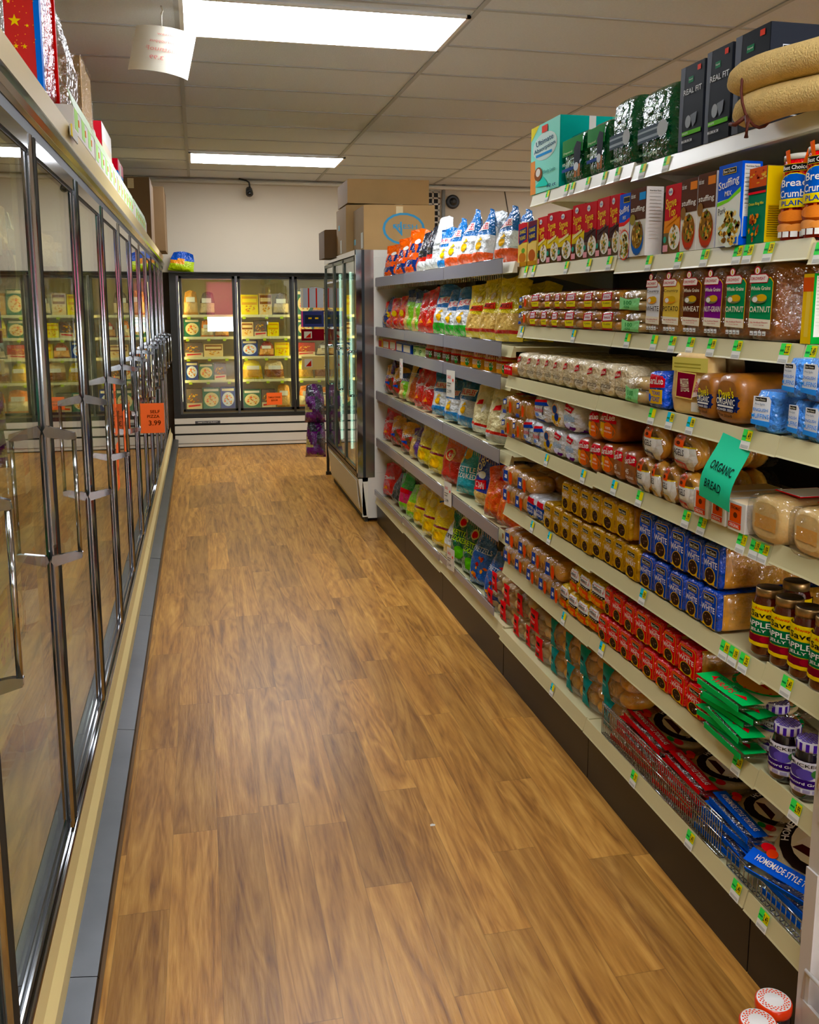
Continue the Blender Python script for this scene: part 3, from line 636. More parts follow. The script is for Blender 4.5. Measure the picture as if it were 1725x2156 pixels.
# rack of hanging goods beyond the cooler
t = thing('display_rack', 'dark wire rack with clip strips just beyond the glass cooler', 'rack', (1.12, 8.42, 0))
q = MB(); q.box(-.012, .012, -.012, .012, 0, 1.8, DARKM); q.box(-.02, .3, -.015, .015, 0, .03, DARKM); q.build('post', t)
for z in (.75, .5, 1.0, 1.3, 1.5, 1.7): g = MB(); g.tube([(0, 0, z), (-.14, -.02, z + .01)], .004, CHROME, 5); g.build('hook', t)
for z, lab in ((.50, 'upper purple and black pet food bag hanging beyond the cooler'), (.18, 'lower purple and black pet food bag hanging beyond the cooler')):
    t = thing('pet_food_bag', lab, 'bag', (1.0, 8.36, z), 'purple bags on the rack', rot=(0, .08, PI2 - .2))
    q = MB(); bag(q, .19, .33, .2, lambda u, v, s: foil('#4b1350') if (u + v * 1.3) % .8 < .33 else foil('#24202a') if u > .6 or v > .7 else foil('#a99d6a') if .25 < v < .6 and u < .45 else foil('#5d1c66'), 12, 14, int(z * 100)); q.build('pouch', t)
for z, c1, lab, h in ((1.53, '#a9adb5', 'white box with red stripes on the rack beyond the cooler', .17), (1.36, '#3a3f6a', 'dark blue toy pack with a pink edge on the rack beyond the cooler', .14), (1.24, '#6d2228', 'small dark red pack under the blue one on the rack', .1), (.98, '#c9b37a', 'tan packet on the rack beside the yellow frozen goods', .12)):
    t = thing('hanging_pack', lab, 'package', (.99, 8.33, z), 'packs on the rack', rot=(0, 0, PI2)); q = MB(); q.box(0, .05, -.1, .1, 0, h, ink(c1)); q.build('carton', t)
    q = MB()
    if c1 == '#a9adb5': art(q, [('r', .3, 0, .36, 1, '#b8403a'), ('r', .65, 0, .71, 1, '#b8403a'), ('r', .0, .0, .08, 1, '#e8e0c8')], front, .2, h)
    elif c1 == '#3a3f6a': art(q, [('r', 0, 0, .06, 1, '#c9608a'), ('r', .15, .2, .9, .75, '#23283a'), ('r', .3, .5, .45, .6, '#d9b13a'), ('r', .6, .5, .75, .6, '#d9b13a')], front, .2, h)
    else: art(q, [('r', .1, .2, .45, .8, '#c9c2ae'), ('p', [(.15, .25), (.4, .25), (.4, .7)], '#b3332c')], front, .2, h)
    q.build('label', t)

# ================================================================== SNACK AND BREAD SHELVING
XBK = 1.66
LIP = .045
def tag_mesh(mb, y, X, zb, txt=None, blue=False, w=.036, dark=False):
    """price ticket on a shelf lip; the lip leans out towards its foot"""
    fn = lambda u, v, o: (X + .0115 - .0105 * (1 - v / LIP) - o - .0012, y - u, zb + v)
    art(mb, [('r', 0, .0, 1, .5, '#ecebe4'), ('r', 0, .42, 1, .98, '#5ac2e0' if blue else '#5fce6a'), ('r', .48, .45, 1, .95, '#f4e022'),
             ('r', .08, .08, .9, .22, '#a9a9a4'), ('r', .05, .6, .42, .68, '#2d7a44')], fn, w, LIP, lay=.0004)
    if txt: art(mb, [('t', txt, .74, .7, .44, .34, '#1b1b16')], fn, w, LIP, lay=.0011)
def shelf_profile(X, zb, xb):
    zt = zb + LIP
    return [(X + .013, zt), (X + .002, zb + .004), (X, zb), (X + .022, zb), (X + .022, zt - .022), (xb, zt - .022), (xb, zt - .006), (X + .022, zt - .006), (X + .017, zt)]
def gondola(y1, y0, lab, shelves, zk, tickets, xk=1.205, zbase=.17, top=1.965):
    """one shelving bay from y0 (near) to y1 (far)"""
    t = thing('shelving_bay', lab, 'store shelving', (0, 0, 0), 'shelving bays on the right of the aisle')
    g = .002; LM_ = CREAM2
    q = MB(); q.box(XBK, XBK + .03, y0 + g, y1 - g, 0.1, top, mat('#45423b', .6)); q.build('back_panel', t)
    q = MB()
    for y in (y0 + .012, y1 - .012): q.box(XBK - .02, XBK, y - .01, y + .01, 0, top, mat('#5d5a52', .5, .4))
    q.build('upright', t)
    q = MB(); q.box(xk, xk + .03, y0 + g, y1 - g, 0, zbase, mat('#211d18', .42, name='kick_plate')); q.box(xk + .03, XBK, y0 + g, y1 - g, 0, .02, mat('#211d18', .42)); q.build('kick_plate', t)
    for i, (X, zb) in enumerate(shelves):
        q = MB(); q.prism(shelf_profile(X, zb, XBK), y0 + g, y1 - g, LM_ if i else CREAM)
        if i not in (7,):
            q.prism([(X + .06, zb + LIP - .022), (XBK, zb + LIP - .10), (XBK, zb + LIP - .022)], y0 + .004, y0 + .007, CREAM)
            q.prism([(X + .06, zb + LIP - .022), (XBK, zb + LIP - .10), (XBK, zb + LIP - .022)], y1 - .007, y1 - .004, CREAM)
        for r in (.12, .2):
            for k in range(int((y1 - y0) / .07)): q.box(X + r, X + r + .008, y0 + .04 + k * .07, y0 + .048 + k * .07, zb + LIP - .0055, zb + LIP - .005, mat('#3a372f', .8)) if zb < 1.3 else None
        s = q.build('shelf', t)
        for (k, px, txt, blue) in tickets:
            if k != i: continue
            y = yat(px, X, zb + LIP / 2)
            if y0 < y < y1: m = MB(); tag_mesh(m, y, X, zb, txt, blue, .036 if y < 2.8 else .032); m.build('price_ticket', s)
    return t
# rows of tickets: (shelf, px x, price, blue?)
TK = [(0, x, None, False) for x in (1150, 1190, 1203, 1235, 1270, 1298, 1350, 1400)] + \
     [(1, x, None, False) for x in (1105, 1121, 1190, 1237, 1280, 1363)] + [(1, 1425, '2.49', False), (1, 1480, '1.89', False), (1, 1549, '2.49', False), (1, 1571, '2.49', False), (1, 1614, '1.39', False), (1, 1722, None, False)] + \
     [(2, 1097, None, True), (2, 1205, None, True)] + [(2, x, None, False) for x in (1318, 1374)] + [(2, x, '4.99', False) for x in (1412, 1450, 1494, 1548)] + [(2, 1648, '2.25', False), (2, 1702, '2.49', False)] + \
     [(3, 1369, None, False), (3, 1407, '1.99', True), (3, 1450, '1.99', True), (3, 1568, '1.49', False)] + \
     [(4, 1148, None, True), (4, 1225, None, True), (4, 1290, None, True), (4, 1343, None, False), (4, 1441, '1.99', False), (4, 1474, '3.19', False), (4, 1557, '3.19', False), (4, 1585, '3.09', False), (4, 1603, '3.09', False)] + \
     [(5, 1118, None, True), (5, 1154, None, True), (5, 1350, '1.89', True), (5, 1521, '1.09', False), (5, 1540, '1.09', False), (5, 1562, '1.25', False), (5, 1652, '2.49', False)] + \
     [(6, 1184, None, True), (6, 1264, None, True), (6, 1548, '2.09', False), (6, 1670, '2.99', False)] + \
     [(7, 1040, None, True), (7, 1160, None, True), (7, 1331, '1.29', False), (7, 1449, '2.49', False), (7, 1546, '2.49', False), (7, 1603, '2.49', False)]
Z0 = [1.935, 1.660, 1.425, 1.227, .978, .702, .455, .170]
dZ = [-.0170, -.014, -.0005, .002, .010, .012, .008, -.002]      # per bay towards the camera
XS = [1.28, 1.235, 1.235, 1.19, 1.19, 1.19, 1.19, 1.182]
BY = [3.545, 2.665, 1.735, 1.50]
BAYZ = [[z + d * k for z, d in zip(Z0, dZ)] for k in (0.3, 1.1, 1.9)]
for k, nm in enumerate(('bread shelving bay farthest from camera, next to the snack shelves', 'middle bread shelving bay with the gold and blue wrapped loaves', 'nearest bread shelving bay at the right edge with the jelly jars')):
    gondola(BY[k], BY[k + 1], nm, list(zip(XS, BAYZ[k])), .17, TK)
CZ = [1.678, 1.343, 1.208, .898, .562, .150]
CB = [6.42, 5.48, 4.56, 3.549]
for k, nm in enumerate(('snack shelving bay farthest away, against the white cooler', 'middle snack shelving bay', 'nearest snack shelving bay, beside the bread shelves')):
    gondola(CB[k], CB[k + 1], nm, [(1.215, z) for z in CZ[:5]] + [(1.19, .150 + .012 * k)], .15, [], top=1.74)
def zs(s, y):       # top surface of bread shelf s at depth y
    k = 0 if y > BY[1] else 1 if y > BY[2] else 2
    return BAYZ[k][s] + LIP + .0005
def cs(s): return (CZ[s] if s < 5 else .162) + LIP + .0005

# ------------------------------------------------------------------ product templates (front towards the aisle, -x; origin at the foot of the front)
TD = {}
def tmpl(name, w, d, h): t = thing(name); t.location = (0, 0, -60); TD[t.name] = (w, d, h); DIM[t] = (w, d, h); return t
DIM = {}
def ring_sec(w, h, n=20, p=4.0, z0=0):
    out = []
    for i in range(n):
        a = 2 * PI * i / n; c, s = math.cos(a), math.sin(a)
        out.append((math.copysign(abs(c) ** (2 / p), c) * w / 2, z0 + h / 2 + math.copysign(abs(s) ** (2 / p), s) * h / 2))
    return out
def loafbody(mb, w, d, h, m, p=5, x0=0.0, wob=.0, taper=.75):
    rings = []
    for x, k in ((x0, taper), (x0 + .008, .93), (x0 + .025, 1.0), (x0 + d * .3, 1.0), (x0 + d * .6, .99), (x0 + d - .02, .97), (x0 + d, .8)):
        r = ring_sec(w * k, h * k, 20, p, h * (1 - k) / 2)
        rings.append([(x, y + noise.noise(Vector((x * 20, y * 20, z * 20))) * wob, z) for y, z in r])
    mb.loft(rings, m, True)
def sliced(name, c, dark, txt, sub_, panel='#2a1a12', gold='#c9a23a', edge='#e8dcb8'):
    w, d, h = .115, .36, .125; t = tmpl(name, w, d, h)
    q = MB(); loafbody(q, w * .97, d - .01, h * .95, BREAD, 6, .004); q.build('bread', t)
    q = MB(); C_ = foil(c)
    rings = []
    for x, k in ((-.002, .84), (.0005, .93), (.006, .985), (.014, 1.0)): rings.append([(x, y, z) for y, z in ring_sec(w * k, h * k, 20, 6, h * (1 - k) / 2)])
    q.loft(rings, C_, True, False); q.add(rings[0], [tuple(range(20))], C_)
    # printed strip running back over the top
    v = []; n = 6
    for i in range(9):
        x = .012 + (d - .03) * i / 8
        for j in range(n + 1): yy = (j / n - .5) * w * .86; v.append((x, yy, h * .982 - abs(j / n - .5) ** 4 * .06 + noise.noise(Vector((x * 40, yy * 40, 0))) * .002))
    q.add(v, [(i * (n + 1) + j, i * (n + 1) + j + 1, (i + 1) * (n + 1) + j + 1, (i + 1) * (n + 1) + j) for i in range(8) for j in range(n)], C_, True)
    q.build('wrapper', t)
    q = MB()
    art(q, [('p', [(.06, .1), (.94, .06), (.97, .9), (.86, .97), (.1, .93), (.03, .82)], gold), ('p', [(.075, .12), (.925, .08), (.95, .885), (.85, .955), (.115, .915), (.048, .815)], c if isinstance(c, str) else c),
            ('r', .16, .74, .80, .885, '#d9c27a'), ('r', .175, .75, .785, .875, '#17140f'), ('t', 'Best Choice', .48, .812, .54, .075, '#e9e3d0'),
            ('t', sub_, .5, .675, .42, .055, '#e9d9c9'), ('t', txt, .5, .555, .82, .15, '#f3efe6'),
            ('e', .5, .27, .33, .20, gold), ('r', .2, .1, .8, .17, gold), ('e', .5, .28, .29, .175, panel), ('b', .5, .28, .2, .12, 9, ('#6b4a33', '#8d6f58', '#3d291c'))], lambda u, v, o: (-.0025 - o, -u, v), w * .9, h * .95)
    q.build('label', t)
    q = MB(); loafbody(q, w * 1.0, d - .008, h * .975, BAGFILM, 6, .016, .002, .97); q.build('bag', t)
    return t
WHEAT = sliced('bread_loaf', '#a97c1e', '#5a3c0c', 'WHEAT', 'CLASSIC')
BLUEL = sliced('bread_loaf', '#1c3f9e', '#0c1f5a', 'WHITE', 'SANDWICH')
REDL = sliced('bread_loaf', '#c81f22', '#5a0c0c', 'WHITE', 'CLASSIC')
q = None
# end loaf shows its side, so print the maker's strip there too
def side_plaque(t):
    w, d, h = DIM[t]; q = MB(); art(q, [('r', 0, 0, 1, 1, '#15120e'), ('t', 'Best Choice', .5, .5, .8, .6, '#d9c27a')], lambda u, v, o: (.25 + u, -w * .485 - o - .001, .07 + v), .1, .022); q.build('side_plaque', t)
for t in (WHEAT, BLUEL, REDL): side_plaque(t)
def softloaf(name, c, items, w=.11, d=.34, h=.12, p=3.2, body=None, mm=None):
    t = tmpl(name, w, d, h); q = MB(); m = mm or foil(c); loafbody(q, w, d, h, m, p, 0, .003, .72); q.build(body or 'wrapper', t)
    def fn(u, v, o):
        a = u / (w / 2); b = (v - h / 2) / (h / 2); r = max(abs(a) ** p + abs(b) ** p, 0) ** (1 / p)
        return (-.001 - o + (0 if r < .72 else .010 * ((r - .72) / .21) if r < .93 else .010 + .02 * (r - .93) / .07), -u, v)
    q = MB(); art(q, items, fn, w * .98, h * .97, .02); q.build('label', t); return t
ARTE = softloaf('bread_loaf', '#e2d3b4', [('p', [(.12, .62), (.5, .7), (.52, .88), (.14, .82)], '#b8232c'), ('t', 'SaraLee', .32, .76, .32, .12, '#f3efe6', .15), ('t', 'artesano', .52, .34, .7, .15, '#5b5040'), ('t', 'BAKERY BREAD', .5, .2, .5, .05, '#8d7f68')], .1, .42, .13)
WHOLEG = softloaf('bread_loaf', '#dfe3ea', [('p', [(.05, .72), (.95, .84), (.95, .93), (.05, .82)], '#c9252c'), ('p', [(.05, .60), (.95, .70), (.95, .83), (.05, .72)], '#27429a'), ('t', 'Rainbo', .42, .48, .6, .16, '#b3303a', .1), ('p', [(.66, .3), (.72, .3), (.76, .7), (.68, .62)], '#2a2d38'), ('r', .1, .03, .9, .12, '#27429a'), ('e', .35, .28, .12, .07, '#6b83b8')], .1, .32, .135)
HONEY = softloaf('bread_loaf', '#e8e3d8', [('r', .06, .04, .94, .42, '#b9963a'), ('e', .45, .66, .28, .18, '#c9792a'), ('e', .45, .66, .24, .15, '#2a3f66'), ('e', .66, .4, .2, .15, '#25336b'), ('t', 'H', .7, .17, .22, .16, '#e8e3d8'), ('t', 'MILK', .3, .2, .3, .09, '#e8e3d8')], .1, .32, .135)
SOFTW = softloaf('bread_loaf', '#dcdde2', [('p', [(.08, .74), (.62, .64), (.8, .84), (.2, .95)], '#b3232c'), ('t', 'SaraLee', .43, .79, .42, .11, '#f3efe6', -.1), ('t', 'White', .5, .46, .7, .24, '#7ea0bf', .2), ('r', .05, .03, .95, .2, '#5b2470'), ('e', .45, .2, .14, .1, '#b9b3cf')], .1, .32, .135)
SLWH = softloaf('bread_loaf', '#9c6134', [('p', [(.05, .66), (.95, .62), (.97, .95), (.1, .93)], '#b81e28'), ('t', 'SaraLee', .5, .79, .8, .2, '#f5f0ea', .12), ('e', .6, .38, .34, .26, '#e0631e'), ('r', .08, .12, .38, .6, '#c9962a'), ('t', '100%', .62, .46, .3, .08, '#f5e9d9'), ('t', 'WHOLE WHEAT', .62, .34, .46, .05, '#f5e9d9'), ('t', 'soft', .22, .36, .2, .1, '#f5e9d9')], .1, .34, .13, mm=BREADD)
RED45 = softloaf('bread_loaf', '#9c6134', [('p', [(.1, .66), (.9, .6), (.9, .9), (.15, .9)], '#b81e28'), ('t', 'SaraLee', .5, .76, .7, .2, '#f5f0ea', .2), ('t', '45', .35, .4, .24, .16, '#e9e3da'), ('t', 'CALORIES', .55, .24, .56, .07, '#e9e3da')], .1, .3, .12, mm=BREADD)
TOAST = softloaf('bread_loaf', '#1d4fc4', [('p', [(.04, .55), (.96, .62), (.96, .92), (.04, .95)], '#b81e28'), ('t', 'SaraLee', .5, .78, .82, .2, '#f5f0ea', .06), ('p', [(.1, .12), (.9, .16), (.9, .55), (.12, .52)], '#e0b02a'), ('t', 'TEXAS', .56, .44, .5, .1, '#1d3f9e'), ('t', 'TOAST', .56, .27, .5, .14, '#1d3f9e'), ('p', [(.1, .3), (.2, .42), (.3, .3), (.22, .12)], '#1d4fc4')], .12, .2, .17, 7)
SELECT = softloaf('bread_loaf', '#e2b91c', [('p', [(.06, .52), (.94, .52), (.97, .93), (.03, .93)], '#ecebe6'), ('r', .12, .66, .88, .87, '#b8232c'), ('r', .15, .68, .85, .85, '#f2f1ee'), ('t', 'Select', .5, .765, .6, .14, '#15120f'), ] + [('e', .14 + .145 * i, .53, .085, .055, '#17120f') for i in range(6)] + [('e', .14 + .145 * i, .53, .035, .02, '#c9b9a0') for i in range(6)] + [('r', .1, .1, .9, .42, '#c9451c'), ('t', 'Wheat', .5, .26, .66, .2, '#e8b41c')], .1, .36, .125, 4.5)
SMALLB = softloaf('bread_loaf', '#d8dbe2', [('r', .05, .1, .95, .66, '#1d3a86'), ('r', .05, .0, .95, .14, '#d9c22a'), ('t', 'BUTTER', .5, .5, .7, .12, '#e9e9e6'), ('t', 'BREAD', .5, .34, .7, .12, '#e9e9e6'), ('p', [(.1, .7), (.9, .66), (.8, .9), (.15, .92)], '#b8232c')], .1, .3, .11)
RUSTIC = softloaf('bread_loaf', '#c99860', [('r', .2, .3, .8, .6, '#c99860')], .16, .34, .15, 3.0, 'bread', BREADP)
ORGL = softloaf('bread_loaf', '#b5733b', [('r', .0, .26, 1, .58, '#1a2247'), ('t', "Dave's", .5, .62, .55, .22, '#e8d916', .2), ('t', 'ORGANIC', .5, .46, .7, .13, '#f0efe9'), ('r', .2, .34, .8, .38, '#c9c9c9'), ('t', 'POWER SEED', .5, .29, .6, .05, '#d9d9d9'), ('t', 'Thin Sliced', .5, .18, .5, .06, '#2a2320')], .12, .3, .165, 3.0, 'bread', mat('#8f5c30', 0.5, coat=0.5, bump=0.35, bscale=30, var=0.28, vscale=26, coatn=True, gain=1.2))
def bun_pack(lc, lt, items, w=.16, d=.26, h=.10, nx=3, ny=2, nz=1, m=None, hot=False, film_=True):
    t = tmpl('bun_pack', w, d, h); q = MB(); m = m or BUN
    for k in range(nz):
        for i in range(nx):
            for j in range(ny):
                q.ell(((i + .5) * d / nx, (j + .5 - ny / 2) * w / ny, (k + .5) * h / nz), (d / nx * .52, w / ny * .52, h / nz * .53), m, 12, 8, .8)
    q.build('buns', t)
    def fn(u, v, o):
        a = (u / (w / 2)); b = (v - h / 2) / (h / 2); r = min(1, max(abs(a), abs(b)))
        return (-.007 - o + .02 * max(0, r - .55) ** 1.5 + noise.noise(Vector((u * 60, v * 60, 0))) * .0015, -u, v)
    if film_:
        q = MB(); rings = []
        for x, k in ((-.014, .55), (-.008, .85), (.01, 1.03), (d * .5, 1.05), (d, .95), (d + .02, .55)):
            rings.append([(x + noise.noise(Vector((y * 50, z * 50, x))) * .004, y * 1.0, z) for y, z in ring_sec(w * k, h * k, 18, 3.2, h * (1 - k) / 2 + .001)])
        q.loft(rings, BAGFILM, True); q.build('bag', t)
    q = MB(); art(q, items, lambda u, v, o: (fn(u, v, o)[0] - .008,) + fn(u, v, o)[1:], w, h, .02)
    q.build('label', t)
    if lt: q = MB(); art(q, lt, lambda u, v, o: (v + .02, -u, h * 1.04 + .002 + o), w, d * .8); q.build('top_label', t)
    return t
SLBUN = bun_pack(None, [('r', .15, .0, .8, .3, '#b3303a'), ('r', .2, .08, .6, .2, '#e8d82a')], [('p', [(.2, .45), (.72, .5), (.74, .88), (.24, .84)], '#a8232f'), ('p', [(.27, .5), (.68, .54), (.69, .82), (.3, .79)], '#e4dfe4'), ('t', 'SaraLee', .48, .67, .3, .13, '#a8232f'), ('p', [(.26, .14), (.72, .16), (.74, .46), (.24, .44)], '#ecd92a'), ('t', 'CLASSIC', .49, .34, .36, .08, '#3a3320'), ('r', .24, .07, .72, .13, '#a8232f')], .16, .26, .1, 3, 2, 2)
CLRBUN = bun_pack(None, [('r', .1, .1, .5, .3, '#b83a3a'), ('r', .5, .3, .9, .5, '#3a4f9e')], [('p', [(.1, .5), (.42, .6), (.4, .86), (.12, .8)], '#36498f'), ('p', [(.16, .55), (.36, .62), (.35, .78), (.17, .74)], '#d9d5d0'), ('e', .72, .5, .1, .3, '#ee5a3a'), ('p', [(.45, .2), (.62, .24), (.6, .5), (.46, .48)], '#7a4a24'), ('p', [(.1, .1), (.4, .12), (.4, .3), (.1, .3)], '#4a5aa0')], .16, .24, .1, 3, 2, 1)
GREENP = bun_pack(None, None, [('p', [(.0, .1), (.8, .05), (.85, .62), (.4, .55), (.0, .7)], '#86c48a'), ('t', '100', .4, .4, .3, .2, '#3f8a4f'), ('t', 'ON', .35, .2, .2, .12, '#3f8a4f')], .16, .2, .1, 2, 1, 2, BREADP)
REDBUN = bun_pack(None, [('r', .05, .0, .95, .22, '#c4262b'), ('e', .5, .35, .3, .16, '#c9a23a'), ('e', .5, .35, .22, .11, '#2a1d14')], [('p', [(.0, .02), (.55, .06), (.46, .98), (.04, .95)], '#cf2429'), ('r', .1, .62, .34, .76, '#1a1612'), ('t', 'HOT DOG', .2, .45, .24, .1, '#e9e3d8', PI2 * 0), ('r', .1, .14, .3, .3, '#4a3226')], .15, .26, .11, 2, 2, 2, BREADP)
TEALBUN = bun_pack(None, [('r', .0, .0, 1, .26, '#0f6b6b'), ('p', [(.3, .04), (.62, .02), (.66, .3), (.34, .34)], '#c9b52a'), ('e', .7, .2, .16, .12, '#141a1c'), ('r', .15, .6, .9, .7, '#14110d'), ('t', 'Best Choice', .52, .65, .6, .05, '#d9c27a')], [('p', [(.0, .0), (.48, .03), (.3, .5), (.52, 1.02), (.0, .98)], '#0f7a7a'), ('r', .04, .5, .22, .62, '#12221f'), ('t', 'HAMBURGER', .13, .38, .2, .06, '#bfe0dc')], .17, .26, .12, 2, 2, 2, BUN)
ROLLS = bun_pack(None, None, [('p', [(.3, .2), (.62, .24), (.6, .84), (.32, .8)], '#36498f'), ('r', .36, .4, .56, .6, '#d9d5d0'), ('e', .8, .5, .09, .36, '#ee5a3a'), ('p', [(.02, .3), (.2, .32), (.2, .6), (.02, .6)], '#7a4a24')], .16, .26, .09, 2, 2, 1, BUN)
REDMINI = bun_pack(None, None, [('p', [(.1, .1), (.9, .12), (.9, .8), (.1, .85)], '#c4262b'), ('t', 'SaraLee', .5, .6, .6, .2, '#f5f0ea')], .1, .2, .07, 2, 1, 1, BUN)
def upright_loaf(c, c2, l1, l2, bread, mcol='#efe7d2'):
    w, d, h = .115, .24, .27; t = tmpl('bread_loaf', w, d, h); q = MB()
    rings = []
    for x, k in ((.004, .9), (.012, 1), (d * .5, 1), (d - .01, .98), (d, .9)):
        r = []
        for i in range(22):
            a = 2 * PI * i / 22; cc, ss = math.cos(a), math.sin(a); top = 2.6 if ss > 0 else 6
            r.append((x, math.copysign(abs(cc) ** (2 / top), cc) * w * .46 * k, h * .5 + math.copysign(abs(ss) ** (2 / top), ss) * h * .49 * k))
        rings.append(r)
    q.loft(rings, bread, True); q.build('bread', t)
    q = MB(); rings = []
    for x, k in ((-.010, .8), (-.004, .97), (.02, 1.03), (d * .5, 1.03), (d + .01, .98)):
        rings.append([(x + noise.noise(Vector((y * 40, z * 30, 3))) * .004, y, z) for y, z in ring_sec(w * k, h * k * 1.0, 20, 5, h * (1 - k) / 2)])
    q.loft(rings, BAGFILM, True); q.build('bag', t)
    q = MB(); fn = lambda u, v, o: (-.012 - o, -u, v)
    art(q, [('p', [(.06, .17), (.9, .15), (.93, .74), (.82, .8), (.1, .83)], '#c9962a'), ('p', [(.08, .185), (.88, .165), (.905, .735), (.81, .785), (.1, .8)], c), ('p', [(.07, .17), (.89, .155), (.9, .27), (.07, .285)], mcol),
            ('t', 'No Artificial Flavors', .48, .235, .66, .02, '#a83a3a'), ('t', 'Corn Syrup', .48, .2, .4, .016, '#a83a3a'),
            ('p', [(.03, .73), (.72, .73), (.78, .8), (.66, .845), (.08, .845)], '#a8323a'), ('p', [(.05, .74), (.71, .74), (.75, .8), (.65, .835), (.1, .835)], '#f3eee6'), ('t', 'OROWEAT', .38, .787, .55, .04, '#a8323a'),
            ('e', .34, .885, .12, .055, '#a8323a'), ('e', .34, .885, .085, .042, '#f3eee6'), ('e', .34, .885, .03, .03, '#b9963a'),
            ('t', l1, .5, .665, .74, .05, mcol if c2 == 1 else '#2a1d14'), ('t', l2, .52, .40, .78, .075, mcol if c2 == 1 else '#2a1d14'),
            ('e', .46, .53, .3, .055, '#6b6a4a' if c2 == 1 else '#c98a4a'), ('e', .56, .545, .2, .045, '#b9963a'), ('e', .32, .525, .1, .035, '#e8e6df')] +
        [('r', .2 + .16 * i, .07, .33 + .16 * i, .125, '#dcdcd8') for i in range(4)] + [('r', .22 + .16 * i, .085, .31 + .16 * i, .095, '#55524c') for i in range(4)], fn, w, h)
    q.build('label', t); return t
OW = [upright_loaf('#dfe0e4', 0, 'Country', 'WHITE', BREADD), upright_loaf('#dcc06a', 0, 'Country', 'POTATO', BREAD), upright_loaf('#4f2314', 1, 'Whole Grains', 'WHEAT', BREADD), upright_loaf('#6d1a72', 1, 'Whole Grains', 'NUT-GRAIN', BREADD), upright_loaf('#117a48', 1, 'Whole Grains', 'OATNUT', BREADD), upright_loaf('#117a48', 1, 'Whole Grains', 'OATNUT', BREADD)]
q = MB(); art(q, [('r', .1, .0, .9, 1, '#f0ebe2'), ('t', 'OROWEAT', .5, .5, .34, .5, '#a8323a', PI2 * 1.0), ('e', -.25, .5, .2, .1, '#a8323a'), ('e', -.25, .5, .13, .07, '#f0ebe2')], lambda u, v, o: (.13 + u, -.115 * .52 - o - .001, .09 + v), .03, .10)
q.build('side_label', OW[5])
def boxp(name, w, d, h, c, fa, sa=None, ta=None, sc=None, tc=None, dims=None):
    t = tmpl(name, w, d, h); q = MB(); q.box(0, d, -w / 2, w / 2, 0, h, ink(c))
    if sc: q.box(.001, d - .001, -w / 2 - .0006, -w / 2, .001, h - .001, ink(sc))
    q.box(.002, d - .002, -w / 2 + .002, w / 2 - .002, h, h + .0008, ink(tc or c)); q.build('carton', t)
    q = MB(); art(q, fa, front, w, h)
    q.build('printed_panel', t)
    if sa: q = MB(); art(q, sa, side(d, w), d, h); q.build('side_panel', t)
    return t
NUT = [('r', .12, .1, .88, .97, '#e9e6df'), ('t', 'Nutrition Facts', .5, .94, .66, .022, '#2a2622')] + [('r', .16, .9 - .05 * i, .84, .906 - .05 * i, '#8a867e') for i in range(9)] + [('r', .16, .84 - .05 * i - .03, .5 + .3 * ((i * 7) % 3) / 3, .826 - .05 * i - .01, '#b5b1a8') for i in range(12)]
def bowl(cx, cy, r, rim, food): return [('e', cx, cy - .02, r, r * .62, rim), ('e', cx, cy + .03, r * .92, r * .5, '#7a5a2a'), ('b', cx, cy + .05, r * .86, r * .56, 42, food)]
FOOD = ('#c9a45a', '#8a6a2c', '#5f7a34', '#e0c684', '#6b4720')
FOOD2 = ('#8a5a30', '#5f7a34', '#b9864a', '#4a2d18', '#d0a76a')
def stove(band, low):
    return boxp('stuffing_box', .10, .035 * 1.6, .19, '#b31b22', [('r', 0, 0, 1, .48, band), ('r', 0, 0, 1, .30, low), ('p', [(0, .3), (1, .42), (1, .52), (0, .4)], band), ('e', .36, .9, .14, .055, '#e9e6df'), ('t', 'Kraft', .36, .9, .2, .04, '#3a3fa0'),
        ('t', 'Stove', .44, .74, .66, .15, '#f4cf2a', .1), ('t', 'Top', .52, .58, .44, .17, '#f4cf2a', .1), ('p', [(.1, .38), (.85, .5), (.85, .55), (.1, .44)], '#efe0a8' if band == '#e6c81f' else band),
        ('e', .72, .22, .36, .18, '#e9e6df')] + [('b', .70, .24, .32, .17, 26, FOOD), ('e', .13, .2, .1, .05, '#3f8a72'), ('r', .02, .02, .34, .12, '#d9a0a8')], [('r', .1, .1, .9, .9, '#c9c1b4')], dims=None)
STV = [stove('#e6c81f', '#4a3a20'), stove('#3a2320', '#5b4a3a'), stove('#d9862a', '#6b5a3a')]
SNB = boxp('coating_mix_box', .10, .05, .175, '#e2c872', [('r', 0, .55, 1, 1, '#b3222c'), ('p', [(.08, .5), (.95, .62), (.95, .9), (.08, .86)], '#222a5e'), ('t', 'SHAKE', .5, .8, .66, .09, '#f0d54a', .05), ('t', "'N BAKE", .5, .66, .66, .09, '#f0d54a', .05), ('r', 0, 0, 1, .5, '#d9b86a'), ('e', .5, .2, .4, .12, '#a8682c'), ('e', .6, .36, .2, .06, '#5f8a3a'), ('r', 0, 0, 1, .1, '#a87a3a')])
SNB2 = boxp('coating_mix_box', .10, .05, .175, '#e2c872', [('r', 0, .55, 1, 1, '#5a2030'), ('p', [(.08, .5), (.95, .62), (.95, .9), (.08, .86)], '#222a5e'), ('t', 'SHAKE', .5, .8, .66, .09, '#f0d54a', .05), ('t', "'N BAKE", .5, .66, .66, .09, '#f0d54a', .05), ('r', 0, 0, 1, .5, '#dcc07a'), ('e', .5, .22, .4, .14, '#a0562c'), ('r', 0, 0, 1, .1, '#a87a3a')])
